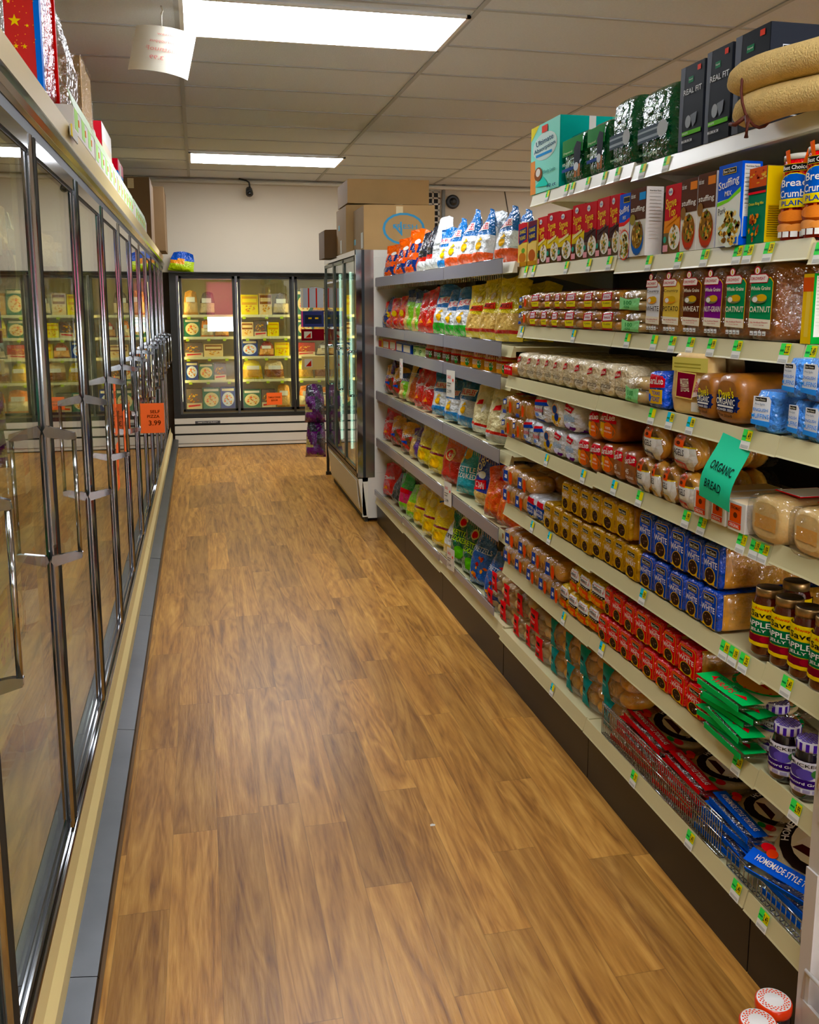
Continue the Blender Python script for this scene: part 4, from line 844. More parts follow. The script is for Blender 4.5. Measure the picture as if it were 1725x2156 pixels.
STUFB = boxp('stuffing_box', .115, .06, .2, '#e6e4de', [('r', 0, .54, 1, 1, '#4a2a18'), ('t', 'stuffing', .5, .69, .86, .1, '#f0ece4'), ('r', .58, .82, .97, .93, '#4a8fc9'), ('t', 'that\'s smart', .2, .9, .28, .07, '#e9e6df')] + bowl(.52, .28, .4, '#2a5aa0', FOOD) + [('e', .2, .55, .18, .08, '#8a7a3a'), ('t', 'NET WT 6 OZ', .6, .035, .4, .02, '#4a4640')], NUT, sc='#e6e4de', tc='#4a2a18')
STUFO = boxp('stuffing_box', .115, .06, .2, '#e6e4de', [('r', 0, .54, 1, 1, '#4a2a18'), ('t', 'stuffing', .5, .66, .86, .1, '#f0ece4'), ('r', .56, .84, .97, .95, '#e0822a'), ('t', 'that\'s smart', .2, .9, .28, .07, '#e9e6df')] + bowl(.55, .28, .4, '#a8402c', FOOD2) + [('e', .2, .53, .16, .09, '#7a5a34'), ('t', 'NET WT 6 OZ', .6, .035, .4, .02, '#4a4640')], NUT, sc='#e6e4de', tc='#4a2a18')
MIXP = boxp('stuffing_box', .125, .06, .21, '#1c4fc0', [('p', [(0, 0), (1, 0), (1, .66), (.5, .58), (0, .56)], '#e9ebe2'), ('p', [(0, .50), (.5, .54), (1, .64), (1, .7), (.5, .58), (0, .55)], '#7ac04a'), ('r', .2, .88, .78, .95, '#c9b24a'), ('r', .215, .887, .765, .943, '#15120e'), ('t', 'Best Choice', .49, .915, .46, .035, '#e9e3d0'), ('t', 'Stuffing', .5, .76, .88, .13, '#f3f1ea', .12), ('t', 'MIX', .5, .645, .3, .06, '#f3f1ea'), ('t', 'Pork', .26, .44, .34, .08, '#3a3a36', .1), ('e', .62, .22, .5, .24, '#dfe8dc'), ('b', .62, .22, .46, .22, 60, FOOD), ('r', .66, .02, .98, .1, '#4a6ac0')], NUT + [('r', .12, .1, .88, .34, '#3a62c8')], sc='#1c4fc0')
MIXC = boxp('stuffing_box', .125, .06, .19, '#1c4fc0', [('p', [(0, 0), (1, 0), (1, .6), (.5, .52), (0, .56)], '#e9e6de'), ('p', [(0, .5), (.5, .5), (1, .56), (1, .62), (.5, .56), (0, .56)], '#c9302c'), ('r', .4, .86, .98, .95, '#c9b24a'), ('r', .42, .87, .96, .94, '#15120e'), ('t', 'Stuffing', .5, .74, .9, .13, '#f3f1ea', .12), ('t', 'MIX', .55, .63, .3, .06, '#f3f1ea'), ('t', 'Chicken', .4, .43, .6, .07, '#d9503a', .1), ('e', .6, .2, .5, .24, '#c9452c'), ('e', .6, .2, .47, .22, '#dfe8dc'), ('b', .6, .2, .44, .2, 50, FOOD)], None)
ONION = boxp('onion_ring_mix_box', .11, .055, .19, '#1f6a4a', [('r', 0, .74, 1, 1, '#b8502c'), ('b', .5, .88, .5, .1, 16, ('#d9a03a', '#e8c070', '#8a2a1c')), ('r', 0, .68, 1, .74, '#17120e'), ('r', 0, .655, 1, .685, '#c9252c'), ('t', 'Onion Ring Mix', .5, .52, .86, .05, '#e8d82a'), ('b', .4, .25, .38, .22, 26, ('#c9702c', '#e09a4a', '#8a3a1c'))], [('r', .1, .05, .9, .5, '#c9a01a')] + [('r', .12, .08 + .03 * i, .86, .09 + .03 * i, '#6b5a1a') for i in range(14)], sc='#ecc92a', tc='#b8502c')
def round_pack(name, r, h, prof, mats_, items, lid=None, wrapf=.85, sub=.012):
    t = tmpl(name, 2 * r, 2 * r, h); q = MB(); q.lathe(prof, mats_, 24, (r, 0, 0)); q.build('body', t)
    if lid: q = MB(); q.lathe(lid[0], lid[1], 24, (r, 0, 0)); q.build('lid', t)
    def fn(u, v, o):
        a = u / r; return (r - (r + o) * math.cos(a), -(r + o) * math.sin(a), v)
    q = MB(); art(q, items, fn, 2 * PI * r * wrapf, h, sub); q.build('label', t); return t
CRUMB = round_pack('breadcrumb_canister', .047, .205, [(.0, 0), (.047, 0), (.047, .2)], foil('#c41e22'), [('p', [(0, 0), (1, 0), (1, .3), (0, .3)], '#7a2a1c')] + [('p', [(.5, .6), (.5 + .6 * math.cos(a), .6 + .5 * math.sin(a)), (.5 + .6 * math.cos(a + .12), .6 + .5 * math.sin(a + .12))], '#e0602a') for a in [i * .42 for i in range(15)]] +
    [('r', .36, .83, .64, .92, '#d9c24a'), ('r', .37, .835, .63, .915, '#15120e'), ('t', 'Best Choice', .5, .875, .24, .05, '#f3f1ea'), ('e', .5, .62, .185, .19, '#e8d83a'), ('e', .5, .62, .175, .18, '#2a55a8'), ('t', 'Bread', .5, .69, .26, .09, '#f3f1ea'), ('t', 'Crumbs', .5, .56, .28, .09, '#f3f1ea'), ('r', .32, .39, .68, .5, '#ecd22a'), ('t', 'PLAIN', .5, .445, .22, .06, '#2a3f8a'), ('e', .5, .27, .19, .09, '#7a3a20'), ('e', .5, .29, .18, .07, '#d98a5a'), ('e', .42, .15, .12, .05, '#d99a6a'), ('e', .58, .14, .12, .05, '#c98a5a')] + [('r', .36 + .075 * i, .03, .42 + .075 * i, .1, '#ecebe6') for i in range(4)],
    ([(.0, .2), (.049, .2), (.049, .212), (.044, .215), (.0, .214)], WHITEP))
JELLY = glossy('#2a0806'); JLM = mat('#4a0f0a', .06, coat=1.0, name='apple_jelly_glass')
APPLE = round_pack('jelly_jar', .042, .155, [(.0, 0), (.040, 0), (.0415, .006), (.0415, .112), (.034, .132), (.031, .14)], JLM, [('r', .2, .14, .8, .76, '#ecd02a'), ('t', 'Always', .5, .70, .2, .05, '#c9402a'), ('t', 'Save', .47, .62, .26, .09, '#15120e'), ('r', .2, .32, .68, .54, '#1f5a35'), ('t', 'APPLE', .44, .47, .3, .08, '#f3f1ea'), ('t', 'JELLY', .45, .375, .2, .055, '#f3f1ea'), ('r', .2, .2, .8, .31, '#6b1420'), ('e', .7, .28, .07, .09, '#dcd6cc'), ('e', .55, .26, .06, .05, '#8a1f2a'), ('r', .2, .15, .8, .2, '#e8c42a')],
    ([(.0, .134), (.035, .134), (.035, .15), (.033, .153), (.0, .152)], [mat('#a88a5a', .3, .8), mat('#a88a5a', .3, .8), mat('#a88a5a', .3, .8), mat('#1a1613', .35)]), .9)
GRM = mat('#150a12', .06, coat=1.0, name='grape_jam_glass')
def gingham_lid(name, r, z, c1, c2):
    pass
GRAPE = round_pack('jam_jar', .037, .135, [(.0, 0), (.034, 0), (.037, .008), (.037, .07), (.030, .1), (.027, .112)], GRM, [('r', .22, .12, .8, .66, '#c9c6d6'), ('r', .235, .135, .785, .645, '#e6e4ec'), ('t', 'SMUCKER\'S', .5, .6, .44, .055, '#15120e'), ('e', .42, .47, .11, .1, '#4a3f7a'), ('e', .52, .45, .1, .09, '#5f549a'), ('e', .66, .48, .08, .08, '#3f6a3a'), ('r', .235, .22, .785, .36, '#33235e'), ('t', 'Concord Grape', .5, .29, .44, .06, '#f0eef4'), ('r', .26, .24, .32, .31, '#e8d82a')] + [('r', .42 + .09 * i, .145, .49 + .09 * i, .2, '#8f8aa8') for i in range(4)],
    ([(.0, .108), (.030, .108), (.031, .112), (.031, .126), (.028, .13), (.0, .129)], mat('#ddd9e4', .35)), .9)
q = MB(); PU = '#4b3a8c'
for i in range(12):
    a = 2 * PI * i / 12; r_ = .0314
    q.add([(.037 + r_ * math.cos(a + s), r_ * math.sin(a + s), z) for s, z in ((0, .109), (.26, .109), (.26, .127), (0, .127))], [(0, 1, 2, 3)], ink(PU))
for i in range(-3, 4):
    x = i * .0085; L_ = math.sqrt(max(0, .028 ** 2 - x * x)); q.box(.037 + x - .002, .037 + x + .002, -L_, L_, .130, .1304, ink(PU)); q.box(.037 - L_, .037 + L_, x - .002, x + .002, .1304, .1307, ink('#7468a8'))
q.build('gingham_print', GRAPE)
def pad_pack(w, d, h, c, items, sc_items=None, nm='pad_pack', m=None, p=6):
    t = tmpl(nm, w, d, h); q = MB(); M_ = m or foil(c)
    rings = []
    for z, k in ((0, .9), (.01, 1), (h * .3, 1.02), (h * .7, 1.01), (h - .02, .97), (h, .84)):
        r = []
        for i in range(24):
            a = 2 * PI * i / 24; cc, ss = math.cos(a), math.sin(a)
            x = d / 2 + math.copysign(abs(cc) ** (2 / p), cc) * d / 2 * k; y = math.copysign(abs(ss) ** (2 / p), ss) * w / 2 * k
            r.append((x + noise.noise(Vector((x * 20, y * 20, z * 25))) * .006, y + noise.noise(Vector((x * 20, y * 20, z * 25 + 9))) * .006, z))
        rings.append(r)
    q.loft(rings, M_, True); q.build('wrapper', t)
    q = MB(); art(q, items, lambda u, v, o: (-.009 - o + .03 * abs(u / w) ** 3, -u, v), w * .94, h * .95, .03)
    if sc_items: art(q, sc_items, lambda u, v, o: (d / 2 + u, -w / 2 - .008 - o, v), d * .9, h * .95)
    q.build('label', t); return t
DEPL = pad_pack(.17, .22, .2, '#14522c', [('r', .05, .6, .95, .95, '#2f7a3a'), ('t', 'Depend', .32, .66, .4, .06, '#bfe0b0'), ('t', 'FIT-FLEX', .3, .42, .44, .06, '#d9ecd0'), ('r', .05, .26, .8, .33, '#27407a'), ('p', [(.62, .35), (.86, .33), (.9, .78), (.72, .84), (.6, .7)], '#20242c'), ('p', [(.64, .08), (.74, .08), (.74, .34), (.64, .34)], '#9a6a4a'), ('p', [(.78, .08), (.88, .08), (.88, .34), (.78, .34)], '#9a6a4a'), ('e', .72, .3, .1, .09, '#c9d2da')])
DEPT = pad_pack(.17, .22, .27, '#0f4a2a', [('t', 'Depend', .4, .8, .44, .06, '#a9d0a9'), ('t', 'FOR MEN', .5, .62, .5, .05, '#cfe0cf'), ('r', .06, .3, .7, .52, '#3c4a55'), ('r', .06, .34, .7, .38, '#8d9aa5'), ('r', .06, .44, .7, .47, '#8d9aa5'), ('e', .78, .42, .14, .12, '#a9b0b5'), ('t', 'S/M', .55, .1, .24, .06, '#cfe0cf'), ('t', 'GUARDS', .3, .12, .3, .03, '#9ac0a0')])
REALF = [('r', 0, 0, 1, 1, '#0d0f12'), ('p', [(0, 0), (.2, 0), (.14, .3), (.2, 1), (0, 1)], '#565b66'), ('r', .35, .79, .56, .86, '#1f6a45'), ('t', 'Depend', .455, .825, .16, .025, '#cfe0cf'), ('r', .72, .9, .86, .96, '#e8452a'), ('t', 'REAL FIT', .56, .69, .76, .065, '#c4c8cc'), ('p', [(.5, .4), (.78, .42), (.74, .3), (.62, .25)], '#6a7078'), ('e', .42, .33, .12, .075, '#8d939a'), ('p', [(.18, .17), (.98, .17), (.98, .22), (.18, .22)], '#5fa53a'), ('t', 'BRIEFS', .33, .195, .24, .025, '#d9ecc9'), ('t', 'MAXIMUM S/M', .42, .1, .44, .035, '#c9cdd2')]
REAL = boxp('briefs_box', .165, .2, .27, '#14161b', REALF, [('r', .0, .0, 1, 1, '#24272e'), ('p', [(.16, .1), (.97, .1), (.97, .84), (.62, .84), (.55, .79), (.16, .79)], '#b9bdc4'), ('p', [(.17, .11), (.96, .11), (.96, .83), (.63, .83), (.56, .78), (.17, .78)], '#0b0c0f'), ('r', .42, .73, .62, .785, '#1f6a45'), ('t', 'Depend', .52, .757, .15, .022, '#cfe0cf'), ('t', 'REAL FIT', .55, .66, .66, .055, '#d4d8dc'), ('t', 'FOR MEN', .55, .61, .3, .018, '#8a9096'), ('e', .5, .42, .16, .09, '#8d939a')], sc='#24272e')
PADS = boxp('training_pads_box', .16, .22, .3, '#2aa79a', [('r', 0, 0, 1, 1, '#8fd3c6'), ('p', [(0, 0), (.2, 0), (.16, .5), (0, .5)], '#c98a5a'), ('p', [(0, .8), (.3, 1), (0, 1)], '#e8d83a'), ('e', .5, .66, .42, .2, '#e4efec'), ('e', .5, .66, .40, .185, '#cfe6e2'), ('t', 'Ultimate', .5, .74, .6, .08, '#2a4f66', .1), ('t', 'Absorption', .5, .63, .74, .08, '#2a4f66', .1), ('r', .2, .53, .76, .57, '#4a8ac0'), ('r', .4, .86, .6, .96, '#e04a3a'), ('e', .3, .28, .14, .1, '#7a4a2c'), ('e', .3, .3, .08, .06, '#e4e0d8'), ('t', 'Blocks Leaks', .7, .28, .4, .05, '#2a6a66'), ('p', [(.2, .1), (.7, .06), (.5, .22)], '#4ac0b0'), ('t', '50 ct', .78, .06, .3, .05, '#1a3a66')], [('r', .5, .6, .62, 1, '#c9ccc9'), ('e', .4, .5, .1, .04, '#c9453a')], sc='#28a095', tc='#4fc9bc')
MUFF = pad_pack(.095, .11, .13, '#6f9fe0', [('p', [(.12, .24), (.82, .2), (.86, .84), (.78, .93), (.16, .92)], '#e6e9ee'), ('r', .24, .8, .7, .9, '#17140f'), ('t', 'Best Choice', .47, .85, .38, .05, '#e9e3d0'), ('t', 'Pre-Split', .45, .72, .4, .06, '#6a7a8a'), ('t', 'ENGLISH', .48, .58, .6, .08, '#4a7ab8'), ('t', 'MUFFINS', .48, .42, .7, .12, '#4a86cc'), ('p', [(.1, .2), (.85, .16), (.86, .3), (.1, .32)], '#5a8fd4'), ('t', '6 count', .4, .12, .2, .04, '#2a4f8a')], nm='muffin_pack', p=4)
def bagels(c, txt, c3):
    w, d, h = .115, .26, .115; t = tmpl('bagel_pack', w, d, h); q = MB()
    for i in range(5):
        cx = .02 + i * .048
        rings = []
        for k in range(17):
            a = 2 * PI * k / 16; R1, r1 = w * .33, .022
            rings.append([(cx + r1 * math.sin(b), (R1 + r1 * 1.05 * math.cos(b)) * math.cos(a), h / 2 + (R1 + r1 * 1.05 * math.cos(b)) * math.sin(a)) for b in [2 * PI * j / 8 for j in range(8)]])
        q.loft(rings, BUN, True, False)
    q.build('bagels', t); q = MB(); rings = []
    for x, k in ((-.012, .75), (-.004, .95), (.02, 1.03), (d, 1.0), (d + .03, .5)): rings.append([(x, y, z) for y, z in ring_sec(w * k, h * k, 18, 2.4, h * (1 - k) / 2)])
    q.loft(rings, BAGFILM, True); q.build('bag', t)
    q = MB(); art(q, [('p', [(.08, .05), (.75, .0), (.95, .3), (.9, .62), (.1, .6)], '#e4e2dc'), ('p', [(.1, .58), (.95, .62), (.93, .66), (.1, .62)], '#d9b83a'), ('p', [(.12, .6), (.56, .6), (.56, .9), (.3, .95), (.12, .88)], '#dd4f22'), ('t', "THOMAS'", .34, .84, .34, .08, '#2a1a12'), ('e', .36, .7, .08, .05, '#4a2418'), ('t', 'BAGELS', .36, .46, .5, .17, '#201a14'), ('p', [(.06, .04), (.6, .0), (.62, .2), (.08, .24)], c3), ('t', txt, .34, .12, .44, .09, '#f0ece4')], lambda u, v, o: (-.014 - o + .02 * (abs(u) / w * 2) ** 3 + .02 * abs(v / h * 2 - 1) ** 3, -u, v), w, h, .025)
    q.build('label', t); return t
BAGE, BAGP, BAGB = bagels(0, 'EVERYTHING', '#1d3560'), bagels(0, 'PLAIN', '#c42222'), bagels(0, 'BLUEBERRY', '#b99a3a')
EMUF = boxp('muffin_box', .1, .26, .085, '#e2ded8', [('r', .1, .3, .78, .92, '#dd5526'), ('t', "THOMAS'", .44, .8, .54, .12, '#2a1a12'), ('e', .44, .55, .12, .1, '#5a2a18'), ('r', .05, .1, .8, .28, '#c9402c'), ('t', 'ORIGINAL', .42, .19, .6, .12, '#f0ece4')], tc='#cbb79a')
RYE = pad_pack(.105, .07, .235, '#b98548', [('r', .04, .74, .96, .98, '#b5ab62'), ('r', .1, .8, .8, .82, '#8a8140'), ('r', .1, .86, .8, .88, '#8a8140'), ('p', [(.18, .28), (.62, .26), (.7, .72), (.2, .74)], '#d9c27a'), ('p', [(.2, .3), (.6, .28), (.68, .7), (.22, .72)], '#6d1226'), ('t', 'RUSSIAN RYE', .42, .5, .5, .1, '#e9dcc0', -PI2 * .95), ('p', [(.62, .3), (.8, .34), (.9, .62), (.76, .64)], '#ecdcd6'), ('t', 'OROWEAT', .76, .48, .4, .06, '#a8323a', PI2 * .9), ('r', .62, .06, .95, .22, '#e9e4da')], nm='bread_loaf', m=BREADP, p=5)

# ------------------------------------------------------------------ stocking the bread shelves
def item(tm, s, pL, pR, h, lab, cat, group=None, z0=0.0, d=None, dx=.012, rz=0, gap=.97, surf=None, X=None, rx=0):
    X = (XS[s] if X is None else X) + dx; zz = surf if surf is not None else Z0[s] + LIP
    yL, yR = yat(pL, X, zz + z0 + h / 2), yat(pR, X, zz + z0 + h / 2); ym = (yL + yR) / 2
    if surf is None: zz = zs(s, ym)
    w0, d0, h0 = DIM[tm]
    sx_ = (d or d0 * .87) / d0; xo, yo = X, ym
    if tm is CRUMB: rz = .5; xo = X + d0 / 2 * sx_ * (1 - math.cos(rz)); yo = ym - d0 / 2 * sx_ * math.sin(rz)
    o = put(tm, (xo, yo, zz + z0), rz, (sx_, abs(yL - yR) / w0 * gap if tm is not CRUMB else sx_, h / h0), lab, cat, group)
    if rx: o.rotation_euler = (rx, 0, rz)
    return o
def row(tm, s, bounds, h, what, where, cat, group, z0=0.0, d=None, jit=.006, **k):
    n = len(bounds) - 1
    for i in range(n):
        f = f'{ORD[i + 1]} from far end' if i < n - 1 else 'nearest the camera' if n > 1 else 'set above the row'
        t_ = tm[i % len(tm)] if isinstance(tm, list) else tm
        item(t_, s, bounds[i], bounds[i + 1], h * (1 + random.uniform(-.03, .03)), f'{what}, {f}, {where}', cat, group, z0, d, .012 + random.uniform(0, jit), random.uniform(-.03, .03), **k)
# top shelf
item(PADS, 0, 1118, 1180, .25, 'white and teal box of puppy pads at the far end of the top shelf', 'box', dx=.01, d=.22)
for i, (a, b_, h, tm, nm) in enumerate(((1184, 1236, .165, DEPL, 'short green underwear pack next to the teal pad box'), (1237, 1282, .165, DEPL, 'second short green underwear pack from the teal pad box'), (1284, 1340, .2, DEPT, 'taller dark green pack beside the short green ones'), (1342, 1424, .2, DEPT, 'tall shiny green pack next to the black boxes'))):
    item(tm, 0, a, b_, h, nm, 'package', 'green packs on the top shelf', dx=.016, d=.2)
for i, (a, b_, h) in enumerate(((1432, 1483, .215), (1487, 1541, .222), (1546, 1621, .225))):
    item(REAL, 0, a, b_, h, 'black underwear box, %s' % ('farthest of the three, touching the green packs', 'middle one of the three black boxes', 'nearest and biggest looking of the three black boxes')[i], 'box', 'black boxes on the top shelf', dx=.012, d=.2)
t = thing('cloth_roll_bundle', 'two rolled tan cloths tied with brown strap, right end of top shelf', 'cloths', (1.247, 2.04, zs(0, 1.8) - .014))
TAN = mat('#e2c58c', .95, bump=.5, bscale=220, var=.07, vscale=40, name='chamois_cloth')
for z, dx_, dy in ((.038, .0, .0), (.108, -.012, .01)):
    q = MB(); pts = []; rr = []
    for i in range(14):
        k = i / 13; y = .0 - k * .42 + dy; pts.append((dx_ + .05 * k * k, y, z + .006 * math.sin(k * 5)))
        rr.append(.037 * (math.sin(min(1, k * 6 + .12) * PI2) ** .5) * (1 + .05 * math.sin(k * 9)))
    q.tube(pts, rr, TAN, 16); q.build('cloth_roll', t)
q = MB(); pts = [(math.cos(a) * .044 + -.004, -.085 + .01 * math.sin(a), .073 + math.sin(a) * .077) for a in [2 * PI * i / 20 for i in range(21)]]
q.tube(pts, .0035, mat('#5a2412', .7), 6); q.tube([(-.035, -.09, .02), (-.05, -.12, .0), (-.045, -.11, -.03)], .005, mat('#5a2412', .7), 6); q.tube([(-.035, -.09, .02), (-.05, -.07, .005), (-.05, -.05, .01)], .005, mat('#5a2412', .7), 6); q.build('strap', t)
# second shelf
g = 'boxed mixes on the second shelf'
item(SNB, 1, 1092, 1111, .165, 'red, yellow and navy coating mix box at the far end of the second shelf', 'box', g); item(SNB2, 1, 1112, 1131, .165, 'maroon-topped coating mix box next to the red one', 'box', g)
row([STV[0]], 1, [1131, 1153, 1176, 1203], .172, 'red stuffing box with yellow band', 'second shelf', 'box', g)
row([STV[0], STV[1], STV[1], STV[1]], 1, [1206, 1231, 1256, 1284, 1306], .178, 'red stuffing box of the second cluster', 'second shelf', 'box', g)
item(MIXC, 1, 1304, 1327, .185, 'narrow-looking blue stuffing mix box between red and brown boxes', 'box', g, dx=.008)
item(STUFB, 1, 1327, 1361, .19, 'brown and white stuffing box with a blue bowl, nutrition panel showing', 'box', g, dx=.004)
item(STV[2], 1, 1400, 1434, .178, 'single red stuffing box with an orange band between the brown boxes', 'box', g)
item(STUFO, 1, 1434, 1469, .182, 'brown stuffing box with a red bowl, far one of the pair', 'box', g)
item(STUFO, 1, 1469, 1508, .185, 'brown stuffing box with a red bowl, near one of the pair', 'box', g)
item(MIXP, 1, 1511, 1561, .19, 'tall blue pork stuffing mix box on the second shelf', 'box', g, dx=.004)
item(ONION, 1, 1576, 1614, .168, 'green and yellow onion ring mix box beside the canisters', 'box', g)
item(CRUMB, 1, 1631, 1682, .172, 'red breadcrumb canister with a white lid, the left of two', 'canister', g, d=.078)
item(CRUMB, 1, 1682, 1733, .178, 'red breadcrumb canister with a white lid, the right of two', 'canister', g, d=.078)
for i, x in enumerate((1430, 1606, 1646, 1690)):
    tb = boxp('stuffing_box', .115, .06, .2, '#24409c', [('r', .1, .2, .9, .8, '#c9c9d2')], NUT, sc='#3a4a8a', tc='#4f66b8') if i == 0 else tb
    item(tb, 1, x, x + 36, .19, f'blue box in the back row behind the canisters, {ORD[i + 1]} from the far end', 'box', g, dx=.15)
# third shelf
g = 'bagged buns on the third shelf'
item(CLRBUN, 2, 1096, 1117, .06, 'clear bag of small rolls, lower row, far end of the third shelf', 'bread', g)
item(CLRBUN, 2, 1097, 1120, .058, 'clear bag of small rolls, upper row, far end of the third shelf', 'bread', g, z0=.062)
row(SLBUN, 2, [1117, 1142, 1164, 1188, 1228, 1266, 1312], .064, 'bun pack with red and yellow label', 'lower row, third shelf', 'bread', g)
row(SLBUN, 2, [1120, 1150, 1172, 1192, 1230, 1266, 1310], .062, 'bun pack with red and yellow label', 'upper row, third shelf', 'bread', g, z0=.066)
item(GREENP, 2, 1314, 1364, .06, 'roll pack with a pale green label, lower one, third shelf', 'bread', g); item(GREENP, 2, 1310, 1366, .062, 'roll pack with a pale green label, upper one, third shelf', 'bread', g, z0=.063)
b_ = [1366, 1401, 1443, 1488, 1533, 1583, 1641]
for i, (tm, nm) in enumerate(zip(OW, ('white-label upright bread loaf, farthest of the tall loaves', 'yellow potato bread label on an upright bagged loaf', 'brown wheat label on an upright bagged dark loaf', 'purple label on an upright bagged dark loaf', 'green label upright seeded loaf, the farther of two green ones', 'green label upright seeded loaf nearest the camera, side showing'))):
    item(tm, 2, b_[i], b_[i + 1], .178, nm, 'bread', 'upright loaves on the third shelf', d=.2, dx=.016, rz=.03, gap=.93)
tb = boxp('breadstick_box', .1, .05, .17, '#2a8a3a', [('r', 0, 0, 1, 1, '#d9b23a'), ('p', [(.3, .1), (.7, .1), (.8, .9), (.4, .9)], '#e8c86a'), ('r', 0, .75, 1, .95, '#b8502c')], NUT, sc='#2a8a3a')
item(tb, 2, 1690, 1712, .145, 'yellow and green box at the right edge of the third shelf', 'box')
# fourth shelf
g = 'cream-bagged loaves on the fourth shelf'
item(REDMINI, 3, 1065, 1087, .05, 'small red bag at the far end of the fourth shelf', 'bread')
row(ARTE, 3, [1087, 1107, 1127, 1145, 1163, 1182, 1206, 1233, 1261, 1291, 1323], .098, 'cream-bagged white loaf', 'fourth shelf', 'bread', g, d=.36)
item(GREENP, 3, 1323, 1360, .075, 'green-labelled roll pack beside the blue toast bag', 'bread')
item(TOAST, 3, 1363, 1399, .1, 'blue, red and yellow bag of thick toast slices on the fourth shelf', 'bread', d=.13, dx=.004)
item(RYE, 3, 1424, 1487, .155, 'tall gold-topped rye loaf with maroon label on the fourth shelf', 'bread', d=.06, dx=.03, rz=.25)
item(RYE, 3, 1503, 1530, .14, 'second rye loaf set back behind the first on the fourth shelf', 'bread', d=.06, dx=.15)
item(ORGL, 3, 1464, 1502, .112, 'organic loaf with navy band, the farther of the two', 'bread', 'organic loaves on the fourth shelf', d=.26)
item(ORGL, 3, 1502, 1560, .118, 'organic loaf with navy band, the nearer of the two', 'bread', 'organic loaves on the fourth shelf', d=.26)
g = 'blue english muffin packs on the fourth shelf'
item(MUFF, 3, 1587, 1632, .09, 'blue english muffin pack standing apart, beside the organic loaves', 'bread', g, rz=.2)
item(MUFF, 3, 1661, 1694, .08, 'blue english muffin pack in the lower row, left one', 'bread', g); item(MUFF, 3, 1694, 1738, .08, 'blue english muffin pack in the lower row, right one', 'bread', g)
item(MUFF, 3, 1650, 1689, .082, 'blue english muffin pack in the upper row, left one', 'bread', g, z0=.083); item(MUFF, 3, 1689, 1738, .085, 'blue english muffin pack in the upper row, right one', 'bread', g, z0=.083)
# green paper sign
yA = yat(1527, 1.18, 1.17)
t = thing('paper_sign', 'green paper sign reading organic bread hanging from the fourth shelf edge', 'sign', (1.178, yA, 1.095), None, (.16, 0, .1))
def bend(u, v, o): return (-o - .03 * ((.155 - v) / .155) * .8 - .012 * math.sin(v * 30), -u * (1 - .08 * v / .155), v)
q = MB(); sheet(q, bend, .115, .155, mat('#45cfa0', .65), 8, -.0008); q.build('sheet', t)
q = MB(); art(q, [('t', 'ORGANIC', .52, .56, .72, .13, '#0e1c18'), ('t', 'BREAD', .45, .27, .54, .13, '#0e1c18')], bend, .115, .155, lay=.001); q.build('lettering', t)
# fifth shelf
g = 'loaves on the fifth shelf'
row(CLRBUN, 4, [1060, 1083, 1104], .08, 'clear bag of small rolls with orange ticket', 'lower row, fifth shelf', 'bread', g)
row(CLRBUN, 4, [1062, 1090, 1116], .08, 'clear bag of small rolls with orange ticket', 'upper row, fifth shelf', 'bread', g, z0=.085)
row([WHOLEG, WHOLEG, HONEY, SOFTW, SOFTW], 4, [1100, 1121, 1143, 1162, 1187, 1213], .098, 'white, blue or purple bagged loaf', 'lower row, fifth shelf', 'bread', g)
row([SLWH, SLWH, SLWH, RED45, RED45], 4, [1214, 1240, 1264, 1290, 1312, 1341], .098, 'red-topped wheat loaf', 'lower row, fifth shelf', 'bread', g)
row([WHOLEG], 4, [1121, 1155], .098, 'white and blue loaf bag', 'upper row, fifth shelf', 'bread', g, z0=.102)
row([HONEY], 4, [1159, 1181], .098, 'yellow and white loaf bag', 'upper row, fifth shelf', 'bread', g, z0=.102)
row([SOFTW], 4, [1181, 1218], .1, 'white and purple soft loaf', 'upper row, fifth shelf', 'bread', g, z0=.102)
row([SLWH, SLWH], 4, [1237, 1260, 1296], .1, 'red-topped wheat loaf', 'upper row, fifth shelf', 'bread', g, z0=.102)
g = 'bagel bags on the fifth shelf'
for tm, a, b_, z0, nm in ((BAGE, 1341, 1374, 0, 'bagel bag with a navy stripe, lower row'), (BAGB, 1374, 1396, 0, 'gold-striped bagel bag, second in the lower row'), (BAGB, 1396, 1428, 0, 'gold-striped bagel bag, third in the lower row'), (BAGP, 1428, 1470, 0, 'bagel bag with a red stripe, lower row'), (BAGE, 1354, 1400, .1, 'bagel bag with a navy stripe, upper row'), (BAGP, 1416, 1474, .1, 'bagel bag with a red stripe, upper row')):
    item(tm, 4, a, b_, .097, nm, 'bread', g, z0=z0)
for i, (a, b_) in enumerate(((1462, 1492), (1498, 1528), (1533, 1569))): item(EMUF, 4, a, b_, .068, f'white and orange muffin box, {ORD[i + 1]} of three from the far end', 'box', 'muffin boxes on the fifth shelf', d=.2, dx=.004)
def rustic(pL, pR, h, lab, c):
    o = item(RUSTIC, 4, pL, pR, h, lab, 'bread', 'rustic loaves on the fifth shelf', d=.26, dx=.004); return o
q = MB(); q.loft([[(x, y * k, z * 1.0) for y, z in ring_sec(.165 * 1.0, .153, 20, 3.2)] for x, k in ((-.014, .8), (-.006, .97), (.16, 1.03), (.34, 1.0))], BAGFILM, True); q.build('bag', RUSTIC)
q = MB(); q.prism([(.06, .156), (.2, .156), (.2, .158), (.06, .158)], -.06, .05, ink('#c42a2a')); q.box(.065, .195, -.055, .045, .158, .1588, ink('#dcdcd8')); q.build('paper_label', RUSTIC)
rustic(1575, 1652, .105, 'round-topped brown loaf in clear film with a white and red label', 0); rustic(1662, 1738, .1, 'pale crusty loaf in clear film at the right edge, fifth shelf', 0)
